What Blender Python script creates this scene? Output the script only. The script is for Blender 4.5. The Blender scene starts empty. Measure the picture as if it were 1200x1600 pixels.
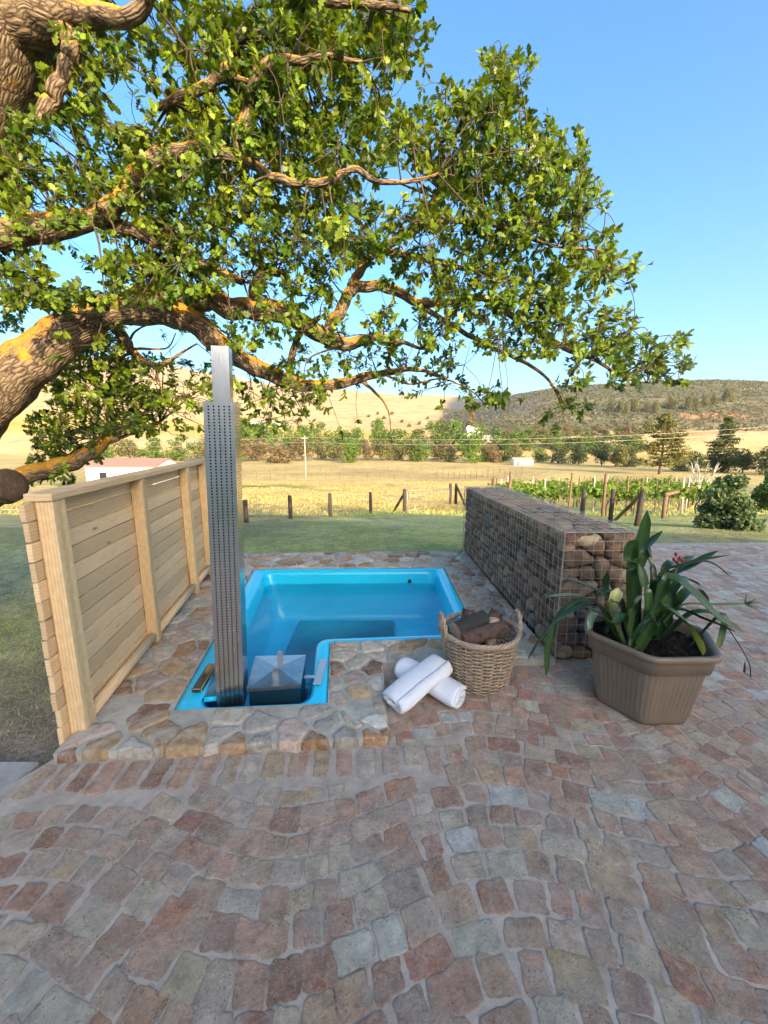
import bpy, bmesh, math, random
import numpy as np
from mathutils import Vector, Matrix, noise as mnoise
random.seed(7); rng = np.random.default_rng(7)
sc = bpy.context.scene; COL = sc.collection
R = math.radians
# ------------------------------------------------------------------ camera, sky, sun, exposure
CAM_H, FPX, PITCH = 1.55, 600.0, R(9.9)
cd = bpy.data.cameras.new('camera'); cam = bpy.data.objects.new('camera', cd); COL.objects.link(cam)
cam.location = (0, 0, CAM_H); cam.rotation_euler = (R(90) - PITCH, 0, 0)
cd.sensor_fit = 'HORIZONTAL'; cd.sensor_width = 36; cd.lens = 18.0; cd.clip_start = .05; cd.clip_end = 9000
sc.camera = cam
SUN_AZ, SUN_EL = R(155), R(15)           # azimuth clockwise from +Y (the view direction)
SUN = Vector((math.sin(SUN_AZ)*math.cos(SUN_EL), math.cos(SUN_AZ)*math.cos(SUN_EL), math.sin(SUN_EL)))
w = bpy.data.worlds.new('World'); sc.world = w; w.use_nodes = True
nt = w.node_tree; sky = nt.nodes.new('ShaderNodeTexSky'); sky.sky_type = 'NISHITA'; sky.sun_disc = False
sky.sun_elevation = SUN_EL; sky.sun_rotation = SUN_AZ; sky.air_density = .85; sky.dust_density = 4.4; sky.ozone_density = 2.2
hsv = nt.nodes.new('ShaderNodeHueSaturation'); hsv.inputs['Saturation'].default_value = 1.24; hsv.inputs['Hue'].default_value = .494; nt.links.new(sky.outputs[0], hsv.inputs['Color']); nt.links.new(hsv.outputs[0], nt.nodes['Background'].inputs[0]); nt.nodes['Background'].inputs[1].default_value = .15
sl = bpy.data.lights.new('sun', 'SUN'); sl.energy = 2.75; sl.angle = R(.5); sl.color = (1, .80, .52)
so = bpy.data.objects.new('sun', sl); COL.objects.link(so); so.rotation_euler = SUN.to_track_quat('Z', 'Y').to_euler()
sc.view_settings.view_transform = 'Standard'; sc.view_settings.look = 'None'; sc.view_settings.exposure = 1.96; sc.view_settings.gamma = 1
sc.cycles.max_bounces = 8; sc.cycles.transparent_max_bounces = 12; sc.cycles.caustics_reflective = False; sc.cycles.caustics_refractive = False

# ------------------------------------------------------------------ photo measuring helpers (pixel + distance -> point in the place)
def ray(x, y):
    u = (x-600)/FPX; v = -(y-800)/FPX
    return np.array((u, math.cos(PITCH)+v*math.sin(PITCH), -math.sin(PITCH)+v*math.cos(PITCH)))
def gp(x, y, z=0.):
    d = ray(x, y); t = (z-CAM_H)/d[2]; return np.array((d[0]*t, d[1]*t, z))
def at(x, y, Y):
    d = ray(x, y); t = Y/d[1]; return np.array((d[0]*t, Y, CAM_H+d[2]*t))

# ------------------------------------------------------------------ mesh helpers
class MB:
    def __init__(s): s.V = []; s.F = []; s.C = []; s.n = 0
    def add(s, V, F, col=None):
        V = np.asarray(V, float).reshape(-1, 3)
        s.V.append(V); s.F.extend([tuple(i+s.n for i in f) for f in F]); s.n += len(V)
        c = np.ones((len(V), 4)); 
        if col is not None: c[:, :3] = np.asarray(col)
        s.C.append(c); return s
    def box(s, c, d, ax=None, col=None, bev=0.):
        c = np.asarray(c, float); d = np.asarray(d, float)/2
        A = np.eye(3) if ax is None else np.asarray(ax, float)
        b = min(bev, d.min()*.45)
        if b <= 0:
            P = np.array([(x, y, z) for z in (-1, 1) for y in (-1, 1) for x in (-1, 1)], float)*d
            F = [(0,2,3,1),(4,5,7,6),(0,1,5,4),(2,6,7,3),(0,4,6,2),(1,3,7,5)]
        else:
            P = []; idx = {}
            for sx in (-1,1):
                for sy in (-1,1):
                    for sz in (-1,1):
                        sg = np.array((sx,sy,sz), float)
                        for k in range(3):
                            q = sg*(d-b); q[k] = sg[k]*d[k]; idx[(sx,sy,sz,k)] = len(P); P.append(q)
            F = []
            for k in range(3):
                a, c2 = [(1,2),(2,0),(0,1)][k]
                for sgn in (-1,1):
                    q = []
                    for (i,j) in ((-1,-1),(1,-1),(1,1),(-1,1)):
                        t = [0,0,0]; t[k]=sgn; t[a]=i; t[c2]=j; q.append(idx[(*t,k)])
                    F.append(tuple(q) if sgn > 0 else tuple(q[::-1]))
            for k in range(3):
                a, c2 = [(1,2),(2,0),(0,1)][k]
                for i in (-1,1):
                    for j in (-1,1):
                        t0=[0,0,0]; t1=[0,0,0]; t0[k]=-1; t1[k]=1; t0[a]=t1[a]=i; t0[c2]=t1[c2]=j
                        q=(idx[(*t0,a)],idx[(*t1,a)],idx[(*t1,c2)],idx[(*t0,c2)])
                        F.append(q if i*j > 0 else q[::-1])
            for sx in (-1,1):
                for sy in (-1,1):
                    for sz in (-1,1):
                        q=(idx[(sx,sy,sz,0)],idx[(sx,sy,sz,1)],idx[(sx,sy,sz,2)])
                        F.append(q if sx*sy*sz > 0 else q[::-1])
            P = np.array(P)
        return s.add(P@A + c, F, col)
    def tube(s, pts, rad, n=8, caps=True, col=None, jit=0.):
        V, F = tube(pts, rad, n, caps, jit); return s.add(V, F, col)
    def mesh(s, smooth=True):
        me = bpy.data.meshes.new('m')
        V = np.concatenate(s.V) if s.V else np.zeros((0,3))
        L = np.fromiter((len(f) for f in s.F), int, len(s.F)); ids = np.fromiter((i for f in s.F for i in f), int, int(L.sum()))
        me.vertices.add(len(V)); me.vertices.foreach_set('co', V.ravel())
        me.loops.add(len(ids)); me.loops.foreach_set('vertex_index', ids)
        me.polygons.add(len(L)); me.polygons.foreach_set('loop_start', np.concatenate(([0], np.cumsum(L)[:-1])) if len(L) else [])
        me.polygons.foreach_set('loop_total', L)
        me.polygons.foreach_set('use_smooth', np.full(len(L), smooth))
        me.update(calc_edges=True); me.validate()
        if any((c[:, :3] != 1).any() for c in s.C):
            a = me.color_attributes.new('Col', 'FLOAT_COLOR', 'POINT'); a.data.foreach_set('color', np.concatenate(s.C).astype(np.float32).ravel())
        return me
def tube(pts, rad, n=8, caps=True, jit=0.):
    P = np.asarray(pts, float); m = len(P); rad = np.broadcast_to(np.asarray(rad, float), (m,))
    T = np.gradient(P, axis=0); T /= np.linalg.norm(T, axis=1)[:, None]+1e-9
    a = np.array((0,0,1.)) if abs(T[0][2]) < .9 else np.array((1.,0,0))
    N = np.cross(T[0], a); N /= np.linalg.norm(N); V = []
    th = np.arange(n)*2*math.pi/n
    for i in range(m):
        N = N - T[i]*N.dot(T[i]); N /= np.linalg.norm(N)+1e-9; B = np.cross(T[i], N)
        r = rad[i]*(1+jit*rng.uniform(-1, 1, n)) if jit else np.full(n, rad[i])
        V.append(P[i] + np.outer(np.cos(th)*r, N) + np.outer(np.sin(th)*r, B))
    F = [(i*n+j, i*n+(j+1)%n, (i+1)*n+(j+1)%n, (i+1)*n+j) for i in range(m-1) for j in range(n)]
    if caps: F += [tuple(range(n))[::-1], tuple(range((m-1)*n, m*n))]
    return np.concatenate(V), F
def smooth_path(pts, k=6):
    P = np.asarray(pts, float); out = []
    Q = np.vstack((2*P[0]-P[1], P, 2*P[-1]-P[-2]))
    for i in range(1, len(Q)-2):
        p0,p1,p2,p3 = Q[i-1:i+3]
        for j in range(k):
            t = j/k; out.append(.5*((2*p1)+(-p0+p2)*t+(2*p0-5*p1+4*p2-p3)*t*t+(-p0+3*p1-3*p2+p3)*t**3))
    out.append(P[-1]); return np.array(out)
def loft(rings, close=True, cap0=False, cap1=False):
    n = len(rings[0]); V = np.concatenate([np.asarray(r, float) for r in rings]); F = []
    for i in range(len(rings)-1):
        for j in range(n if close else n-1):
            F.append((i*n+j, i*n+(j+1)%n, (i+1)*n+(j+1)%n, (i+1)*n+j))
    if cap0: F.append(tuple(range(n))[::-1])
    if cap1: F.append(tuple(range((len(rings)-1)*n, len(rings)*n)))
    return V, F
def props(o, label=None, cat=None, group=None, kind=None):
    for k, v in (('label', label), ('category', cat), ('group', group), ('kind', kind)):
        if v: o[k] = v
    return o
def thing(name, loc, label, cat, group=None, rz=0):
    o = bpy.data.objects.new(name, None); COL.objects.link(o); o.location = loc; o.rotation_euler = (0, 0, rz)
    o.empty_display_size = .1
    return props(o, label, cat, group)
def base_of(p):
    v = np.zeros(3)
    while p is not None: v += np.array(p.location); p = p.parent
    return v
def obj(name, mb, mat, parent=None, loc=None, smooth=True, world=True):
    """one mesh object; vertices are given in world space (world=True) or in the thing's own space"""
    me = mb.mesh(smooth); me.name = name; o = bpy.data.objects.new(name, me); COL.objects.link(o)
    if isinstance(mat, (list, tuple)):
        for m in mat: me.materials.append(m)
    else: me.materials.append(mat)
    o.parent = parent
    off = base_of(parent)
    if loc is not None: o.location = np.asarray(loc) - off; off = np.asarray(loc, float)
    if world and np.abs(off).max() > 0:
        me.transform(Matrix.Translation(-Vector(off)))
    return o
def copy_tree(o, parent=None):
    c = o.copy(); COL.objects.link(c)
    if parent is not None: c.parent = parent
    for ch in list(o.children): copy_tree(ch, c)
    return c
ORD = 'first second third fourth fifth sixth seventh eighth ninth tenth eleventh twelfth thirteenth fourteenth fifteenth sixteenth seventeenth eighteenth nineteenth twentieth'.split()
ORD += ['twenty-'+o for o in ORD[:9]] + ['thirtieth'] + ['thirty-'+o for o in ORD[:9]]

# ------------------------------------------------------------------ materials
class NT:
    def __init__(s, name):
        s.m = bpy.data.materials.new(name); s.m.use_nodes = True; s.t = s.m.node_tree; s.b = s.t.nodes['Principled BSDF']; s.out = s.t.nodes['Material Output']
    def n(s, typ, ins=None, **kw):
        nd = s.t.nodes.new(typ)
        for k, v in kw.items(): setattr(nd, k, v)
        for k, v in (ins or {}).items():
            if isinstance(v, bpy.types.NodeSocket): s.t.links.new(v, nd.inputs[k])
            else: nd.inputs[k].default_value = v
        return nd
    def set(s, k, v):
        if isinstance(v, bpy.types.NodeSocket): s.t.links.new(v, s.b.inputs[k])
        else: s.b.inputs[k].default_value = v
    def pos(s, obj=False):
        return s.n('ShaderNodeTexCoord').outputs['Object'] if obj else s.n('ShaderNodeNewGeometry').outputs['Position']
    def noise(s, vec, scale, detail=4, rough=.6):
        return s.n('ShaderNodeTexNoise', {'Vector': vec, 'Scale': scale, 'Detail': detail, 'Roughness': rough}).outputs['Fac']
    def mr(s, f, a, b, c, d):
        return s.n('ShaderNodeMapRange', {'Value': f, 'From Min': a, 'From Max': b, 'To Min': c, 'To Max': d}).outputs[0]
    def mix(s, f, a, b, mode='MIX'):
        nd = s.n('ShaderNodeMix', data_type='RGBA', blend_type=mode)
        for k, v in ((0, f), (6, a), (7, b)):
            if isinstance(v, bpy.types.NodeSocket): s.t.links.new(v, nd.inputs[k])
            else: nd.inputs[k].default_value = (v if k == 0 else (*v, 1) if len(v) == 3 else v)
        return nd.outputs[2]
    def bump(s, h, strength=.5, dist=.01, normal=None):
        ins = {'Height': h, 'Strength': strength, 'Distance': dist}
        if normal: ins['Normal'] = normal
        return s.n('ShaderNodeBump', ins).outputs[0]
    def col(s): return s.n('ShaderNodeVertexColor', layer_name='Col').outputs[0]
def simple(name, color, rough=.8, metal=0., var=.25, scale=8., bump=.3, bscale=40., bdist=.004, attr=False, stretch=None, spec=.5, objc=False):
    k = NT(name); p = k.pos(objc)
    if stretch: p = k.n('ShaderNodeMapping', {'Vector': p, 'Scale': stretch}).outputs[0]
    base = k.col() if attr else color
    f = k.noise(p, scale)
    c = k.mix(k.mr(f, .3, .7, 0, 1), tuple(x*(1-var) for x in color) if not attr else k.mix(1., base, (1-var,)*3, 'MULTIPLY'),
              tuple(min(1, x*(1+var)) for x in color) if not attr else k.mix(1., base, (1+var,)*3, 'MULTIPLY'))
    k.set('Base Color', c); k.set('Roughness', rough); k.set('Metallic', metal); k.set('Specular IOR Level', spec)
    if bump: k.set('Normal', k.bump(k.noise(p, bscale, 6), bump, bdist))
    return k.m

def mat_brick():
    k = NT('worn_clay_brick'); p = k.pos()
    c = k.col()
    # dusty mortar film smeared over the bricks, dark pits, pale lime bloom
    blot = k.mr(k.noise(p, 14, 6, .7), .35, .7, .62, 1.3); c = k.mix(1., c, k.n('ShaderNodeCombineColor', {0: blot, 1: blot, 2: blot}).outputs[0], 'MULTIPLY')
    film = k.mr(k.noise(p, 5.5, 5, .65), .43, .66, 0, .72); c = k.mix(film, c, (.43, .375, .305))
    lime = k.mr(k.noise(p, 22, 7, .75), .60, .72, 0, .55); c = k.mix(lime, c, (.66, .58, .48))
    red = k.mr(k.noise(p, 9, 5, .7), .56, .72, 0, .5); c = k.mix(red, c, (.30, .125, .08))
    vor = k.n('ShaderNodeTexVoronoi', {'Vector': p, 'Scale': 95.}).outputs['Distance']
    pit = k.mr(vor, .08, .30, .85, 0); pm = k.mr(k.noise(p, 12), .46, .58, 0, 1)
    pit = k.n('ShaderNodeMath', {0: pit, 1: pm}, operation='MULTIPLY').outputs[0]
    c = k.mix(pit, c, (.05, .035, .03))
    k.set('Base Color', c); k.set('Roughness', .88); k.set('Specular IOR Level', .3)
    c = k.mix(k.mr(k.noise(p, 75, 8, .8), .5, .68, 0, .6), c, (.66, .55, .45)); c = k.mix(k.mr(k.noise(p, 52, 7, .8), .56, .7, 0, .65), c, (.14, .085, .06)); k.set('Base Color', c)
    b = k.bump(k.noise(p, 110, 9, .8), 1., .010); b = k.bump(k.noise(p, 30, 6, .7), .8, .014, b); k.set('Normal', b)
    return k.m
def mat_mortar(name='mortar', base=(.42, .345, .28)):
    k = NT(name); p = k.pos()
    c = k.mix(k.mr(k.noise(p, 7, 6, .7), .3, .7, 0, 1), tuple(x*.68 for x in base), tuple(x*1.22 for x in base))
    c = k.mix(k.mr(k.noise(p, 60, 5, .7), .6, .75, 0, .5), c, tuple(x*.45 for x in base))
    k.set('Base Color', c); k.set('Roughness', .93); k.set('Specular IOR Level', .25)
    b = k.bump(k.noise(p, 170, 8, .75), .5, .004); b = k.bump(k.noise(p, 20, 5), .5, .015, b); k.set('Normal', b)
    return k.m
def mat_stone(name, film=.35, filmc=(.30, .285, .25)):
    k = NT(name); p = k.pos(); c = k.col()
    v = k.mr(k.noise(p, 16, 6, .7), .3, .7, .6, 1.35); c = k.mix(1., c, k.n('ShaderNodeCombineColor', {0: v, 1: v, 2: v}).outputs[0], 'MULTIPLY')
    c = k.mix(k.mr(k.noise(p, 38, 6, .7), .55, .72, 0, .55), c, (.15, .075, .035))
    if film: c = k.mix(k.mr(k.noise(p, 8, 5, .65), .46, .66, 0, film), c, filmc)
    k.set('Base Color', c); k.set('Roughness', .85); k.set('Specular IOR Level', .3)
    b = k.bump(k.noise(p, 120, 8, .75), .6, .006); b = k.bump(k.noise(p, 24, 6), .7, .02, b); k.set('Normal', b)
    return k.m
def mat_wood(name, light=(.60, .42, .20), dark=(.36, .21, .085), axis=(1., 1., 1.), rough=.62, bands='Z'):
    k = NT(name); p = k.n('ShaderNodeMapping', {'Vector': k.pos(True), 'Scale': axis}).outputs[0]
    off = k.col()
    pv = k.n('ShaderNodeVectorMath', {0: p, 1: off}, operation='ADD').outputs[0]
    nz = k.noise(pv, 3., 3); 
    wv = k.n('ShaderNodeTexWave', {'Vector': pv, 'Scale': 9., 'Distortion': 5., 'Detail': 2., 'Detail Scale': .8}, wave_type='BANDS', bands_direction=bands).outputs['Fac']
    c = k.mix(k.mr(wv, .35, 1., 0, .45), light, dark)
    c = k.mix(k.mr(nz, .4, .7, 0, .45), c, tuple(min(1, x*1.15) for x in light))
    kn = k.n('ShaderNodeTexVoronoi', {'Vector': pv, 'Scale': 3.2}).outputs['Distance']
    c = k.mix(k.mr(kn, .03, .10, .85, 0), c, (.16, .07, .02))
    fine = k.mr(k.noise(k.n('ShaderNodeMapping', {'Vector': pv, 'Scale': (3, 3, 30)}).outputs[0], 6, 4), .3, .7, .85, 1.1)
    c = k.mix(1., c, k.n('ShaderNodeCombineColor', {0: fine, 1: fine, 2: fine}).outputs[0], 'MULTIPLY')
    tint = k.n('ShaderNodeSeparateColor', {0: off}).outputs[0]
    tv = k.mr(tint, 0, 9, .82, 1.12); c = k.mix(1., c, k.n('ShaderNodeCombineColor', {0: tv, 1: tv, 2: tv}).outputs[0], 'MULTIPLY')
    k.set('Base Color', c); k.set('Roughness', rough); k.set('Specular IOR Level', .3)
    k.set('Normal', k.bump(wv, .12, .002)); return k.m
def mat_leaf(name, c0, c1, trans=.35, rough=.5, attr=True, spec=.4):
    k = NT(name); p = k.pos(); c = k.mix(k.mr(k.noise(p, 2.2, 3), .35, .65, 0, 1), c0, c1)
    if attr: c = k.mix(1., c, k.col(), 'MULTIPLY')
    k.set('Base Color', c); k.set('Roughness', rough); k.set('Specular IOR Level', spec)
    tr = k.n('ShaderNodeBsdfTranslucent', {'Color': k.mix(1., c, (1.5, 1.45, .5), 'MULTIPLY')})
    mx = k.n('ShaderNodeMixShader', {0: trans, 1: k.b.outputs[0], 2: tr.outputs[0]}); k.t.links.new(mx.outputs[0], k.out.inputs[0]); return k.m
def mat_bark():
    k = NT('oak_bark'); p = k.pos(); lp = k.col()
    wob_ = k.n('ShaderNodeTexNoise', {'Vector': p, 'Scale': 7., 'Detail': 4.}).outputs['Color']
    q = k.n('ShaderNodeVectorMath', {0: lp, 1: k.n('ShaderNodeVectorMath', {0: wob_, 'Scale': .05}, operation='SCALE').outputs[0]}, operation='ADD').outputs[0]
    v = k.n('ShaderNodeTexVoronoi', {'Vector': q, 'Scale': 46.}, feature='DISTANCE_TO_EDGE').outputs['Distance']
    c = k.mix(k.mr(v, .02, .22, 0, 1), (.05, .032, .02), (.25, .18, .115))
    c = k.mix(k.mr(k.noise(p, 13, 5), .45, .7, 0, .5), c, (.31, .225, .135))
    g = k.n('ShaderNodeSeparateXYZ', {0: k.n('ShaderNodeNewGeometry').outputs['Normal']})
    up = k.mr(g.outputs['Z'], -.3, .9, .26, -.10)        # lichen grows on the upper sides
    ln = k.n('ShaderNodeMath', {0: k.noise(p, 4.5, 6, .65), 1: up}, operation='SUBTRACT').outputs[0]
    c = k.mix(k.mr(ln, .36, .50, 0, .85), c, (.50, .26, .025))
    k.set('Base Color', c); k.set('Roughness', .9); k.set('Specular IOR Level', .2)
    k.set('Normal', k.bump(v, .9, .014, k.bump(k.noise(p, 70, 6), .6, .01))); return k.m
def mat_steel():
    k = NT('brushed_steel'); p = k.pos()
    f = k.noise(k.n('ShaderNodeMapping', {'Vector': p, 'Scale': (40, 40, 1.5)}).outputs[0], 6, 4)
    k.set('Base Color', k.mix(k.mr(k.noise(p, 5, 4), .35, .7, 0, 1), (.58, .57, .55), (.68, .67, .65))); k.set('Metallic', 1.)
    k.set('Roughness', k.mr(f, .3, .7, .20, .28)); return k.m
def mat_water():
    k = NT('pool_water'); p = k.pos()
    b = k.bump(k.noise(p, 6, 3), .30, .04, k.bump(k.noise(p, 17, 3), .10, .012))
    fr = k.n('ShaderNodeFresnel', {'IOR': 1.33, 'Normal': b})
    gl = k.n('ShaderNodeBsdfGlossy', {'Roughness': .02, 'Normal': b, 'Color': (1, 1, 1, 1)}); tr = k.n('ShaderNodeBsdfTransparent', {'Color': (.93, .99, 1, 1)})
    fm = k.n('ShaderNodeMath', {0: fr.outputs[0], 1: .55}, operation='MULTIPLY'); mx = k.n('ShaderNodeMixShader', {0: fm.outputs[0], 1: tr.outputs[0], 2: gl.outputs[0]}); k.t.links.new(mx.outputs[0], k.out.inputs[0]); return k.m
def mat_terrain():
    k = NT('grassland'); p = k.pos(); c = k.col()
    for s_, a in ((.05, .25), (.6, .30), (5., .35), (40., .4)):
        v = k.mr(k.noise(p, s_, 5, .65), .3, .7, 1-a, 1+a); c = k.mix(1., c, k.n('ShaderNodeCombineColor', {0: v, 1: v, 2: v}).outputs[0], 'MULTIPLY')
    k.set('Base Color', c); k.set('Roughness', .95); k.set('Specular IOR Level', .15)
    k.set('Normal', k.bump(k.noise(p, 35, 6, .7), .7, .03)); return k.m

M = dict(brick=mat_brick(), mortar=mat_mortar(), smortar=mat_mortar('stone_mortar', (.43, .40, .33)), stone=mat_stone('flagstone', .6, (.42, .39, .33)), rock=mat_stone('gabion_rock', 0),
  board=mat_wood('pine_board', (.75, .54, .315), (.54, .345, .155), (.8, .8, 2.2)), bark=mat_bark(), steel=mat_steel(), water=mat_water(), terrain=mat_terrain(),
  concrete=mat_mortar('concrete', (.34, .33, .30)),
  oakleaf=mat_leaf('oak_leaf', (.060, .124, .010), (.172, .228, .015), .36, .46), 
  treeleaf=mat_leaf('tree_foliage', (.75,)*3, (1.2,)*3, .25, .7), strap=mat_leaf('strap_leaf', (.8,)*3, (1.15,)*3, .12, .3, True, .5),
  tub=simple('blue_fibreglass', (.01, .58, .86), .22, var=.04, scale=3, bump=.05, bscale=3, bdist=.02),
  firebox=simple('dark_steel', (.03, .10, .15), .35, .8, .2, 6, .05),
  hole=simple('hole_black', (.012, .012, .012), .9),
  wire=simple('galvanised_wire', (.46, .43, .38), .5, .6, .2, 20, 0),
  wicker=simple('wicker_cane', (.36, .27, .185), .6, 0, .3, 28, .5, 150, .002),
  towel=simple('white_terry', (.80, .81, .84), .95, 0, .04, 30, .9, 260, .006),
  pot=simple('brown_plastic', (.185, .14, .10), .5, 0, .12, 6, .2, 90, .001),
  soil=simple('potting_soil', (.025, .019, .014), .95, 0, .6, 50, 1., 90, .02),
  post=simple('dark_treated_timber', (.055, .040, .030), .85, 0, .4, 20, .6, 40, .01),
  brownpost=simple('brown_timber', (.17, .105, .06), .85, 0, .35, 20, .6, 40, .01),
  logbark=simple('log_bark', (.10, .06, .045), .9, 0, .5, 30, .9, 60, .015), logend=simple('cut_wood', (.34, .12, .055), .8, 0, .3, 40, .5),
  white=simple('whitewash', (.80, .77, .70), .85, 0, .06, 2, .2, 10, .01), redroof=simple('red_roof_sheet', (.40, .19, .13), .6, 0, .12, 2, .1),
  greyroof=simple('grey_roof_sheet', (.42, .42, .41), .55, 0, .12, 1, .1), darkglass=simple('dark_window', (.02, .025, .03), .15, 0, .1),
  greenroof=simple('green_roof_sheet', (.30, .36, .26), .6, 0, .1, 2, .1),
  trunk=simple('tree_trunk', (.13, .095, .065), .9, 0, .3, 4, .6, 30, .02), greytrunk=simple('dead_wood', (.42, .38, .32), .9, 0, .25, 8, .5),
  cap=simple('cap_rubber', (.02, .02, .022), .5), brass=simple('zinc_plate', (.55, .54, .50), .4, .7, .1, 10, .05),
  red=simple('red_bud', (.30, .03, .03), .5), bird=simple('dark_feather', (.03, .03, .035), .7))

# ------------------------------------------------------------------ terrain: patio shelf, lawn falling into a valley, hills beyond
ZY = np.array([-60, 5.0, 6.5, 9, 13, 20, 30, 40, 75, 110, 150, 190, 260.]); ZZ = np.array([-.10, -.10, -.17, -.45, -1.02, -2.0, -2.9, -3.6, -5.1, -5.65, -6.0, -6.1, -5.5])
GPX = np.array([-900, -200, 0, 230, 400, 500, 600, 720, 800, 1000, 1400, 2200]); GPY = np.array([560, 556, 560, 569, 600, 611, 617, 624, 628, 632, 630, 620])
RPX = np.array([-900, 560, 640, 690, 730, 800, 870, 1000, 1100, 1200, 1400, 2200]); RPY = np.array([800, 720, 668, 652, 641, 624, 615, 608, 606, 609, 604, 598])
def sm(t): t = np.clip(t, 0, 1); return t*t*(3-2*t)
def wob(x, y, s):
    return (np.sin(x/s+1.3)*np.cos(y/s*.8+.4) + .5*np.sin(x/s*2.3+y/s*1.7+2.) + .3*np.cos(x/s*4.1-y/s*3.3))/1.8
def height(x, y):
    x = np.asarray(x, float); y = np.asarray(y, float)
    z = np.interp(y, ZY, ZZ)
    z = z + .05*wob(x, y, 2.6)*sm((y-6)/6) + .35*wob(x, y, 23)*sm((y-25)/40)
    left = sm((-2.05-x)/.5)*sm((7-y)/2.); z = z - .07*left
    px = 600+600*x/np.maximum(y, 1)
    zg = -5.5 + ((695-np.interp(px, GPX, GPY))/600*1300+1.55+5.5)*np.clip((y-260)/1040, 0, 1)
    zr = -5.5 + ((695-np.interp(px, RPX, RPY))/600*700+1.55+5.5)*sm((y-235)/465)**.8
    hz = np.maximum(zg, zr) + (3.5*wob(x, y, 140) + 2*wob(x, y, 47))*sm((y-280)/250)
    back = sm((y-1300)/700)*.6; hz = hz*(1-back)
    f = sm((y-240)/40); return z*(1-f)+hz*f if np.ndim(f) else (hz if f >= 1 else z*(1-f)+hz*f)
def hit(px, py):
    d = ray(px, py); t = np.geomspace(4, 3000, 3000)
    P = np.array((0, 0, CAM_H)) + t[:, None]*d
    below = P[:, 2] < height(P[:, 0], P[:, 1])
    i = int(np.argmax(below)) if below.any() else len(t)-1
    p = P[i].copy(); p[2] = float(height(p[0:1], p[1:2])[0]); return p
def lerp3(c, t, d): return c*(1-t[:, None]) + np.asarray(d)*t[:, None]
def ground_colour(x, y):
    n = len(x); c = np.tile((.30, .315, .115), (n, 1))
    a = wob(x, y, 1.7); b = wob(x, y, 6.)
    c = lerp3(c, sm((a-.0)*1.8)*.6, (.37, .345, .17))
    c = lerp3(c, sm((b+.2*a-.35)*2.5)*.6, (.42, .36, .20))
    dirt = sm((3.0+.7*a-y)/1.2)*sm((-1.5-x)/.3); c = lerp3(c, dirt, (.27, .22, .165))
    dl = sm((y-6.3)/1.)*sm((-2.3-x+.12*(y-6))/1.2); c = lerp3(c, dl*.55, (.20, .165, .10))
    px = 600+600*x/np.maximum(y, 1.)
    rt = sm((x-2.6)/1.5)*sm((9.-y)/2); c = lerp3(c, rt*.55, (.22, .18, .10))
    dry = sm((y-19-3*b)/7); g = (.50, .365, .135); c = lerp3(c, dry*(1-.55*sm((px-820)/80)*sm((70-y)/20)), g)
    c = lerp3(c, dry*sm((wob(x, y, 9.)-.2)*2)*sm((55-y)/20)*.5, (.15, .17, .05))
    c = lerp3(c, sm((y-52+4*a)/3)*sm((59-y+4*b)/3)*sm((520-px)/80), (.13, .17, .04))
    c = lerp3(c, sm((y-40)/20)*sm((wob(x*.35, y, 13.)-.25)*2)*.35, (.30, .21, .08))
    far = sm((y-240)/60); c = lerp3(c, far, (.50, .345, .165))
    c = lerp3(c, far*sm((wob(x, y, 60)-.2)*3)*.35, (.36, .25, .10))
    c = lerp3(c, sm((y-300)/40)*sm((410-y)/60)*sm((700-px)/80), (.40, .30, .07))
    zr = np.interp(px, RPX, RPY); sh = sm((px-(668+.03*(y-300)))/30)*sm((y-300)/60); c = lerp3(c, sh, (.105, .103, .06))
    ds = sh*sm((880+60*wob(x, y, 70)-px)/50)*sm((y-400)/60); c = lerp3(c, ds, (.105, .103, .105))  # hill's left flank: its shade is put into the ground colour, bluer grey
    tr = sh*sm((np.sin(y/17.+.02*x)-.75)*6)*.45*sm((px-750)/60); c = lerp3(c, tr, (.26, .20, .12))
    st = sm((y-372)/5)*sm((389-y)/5)*sm((px-1040)/20)*np.where(px > 1150, .5, 1); c = lerp3(c, st, (.40, .185, .08))
    return np.clip(c, .01, .9)
az = np.concatenate((np.linspace(-180, -58, 40)[:-1], np.linspace(-58, 58, 470), np.linspace(58, 180, 40)[1:-1])); rr = np.geomspace(.9, 3200, 260)
A_, R_ = np.meshgrid(np.radians(az), rr); X_ = (np.sin(A_)*R_).ravel(); Y_ = (np.cos(A_)*R_).ravel()
Z_ = height(X_, Y_); na, nr = len(az), len(rr)
# ground under the tub and paving is dug out a little
dug = (X_ > np.where(Y_ > 1.66, -1.5-.165*(Y_-1.8), -3.5)) & (X_ < 6.6) & (Y_ < 5.3) & (Y_ > -3); Z_[dug] = -.9
V_ = np.stack((X_, Y_, Z_), 1); F_ = [(i*na+j, i*na+(j+1) % na, (i+1)*na+(j+1) % na, (i+1)*na+j) for i in range(nr-1) for j in range(na)]
F_.append(tuple(range(na))[::-1])
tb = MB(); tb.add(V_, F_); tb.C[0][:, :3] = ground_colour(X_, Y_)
props(obj('terrain', tb, M['terrain']), kind='structure')
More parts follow.
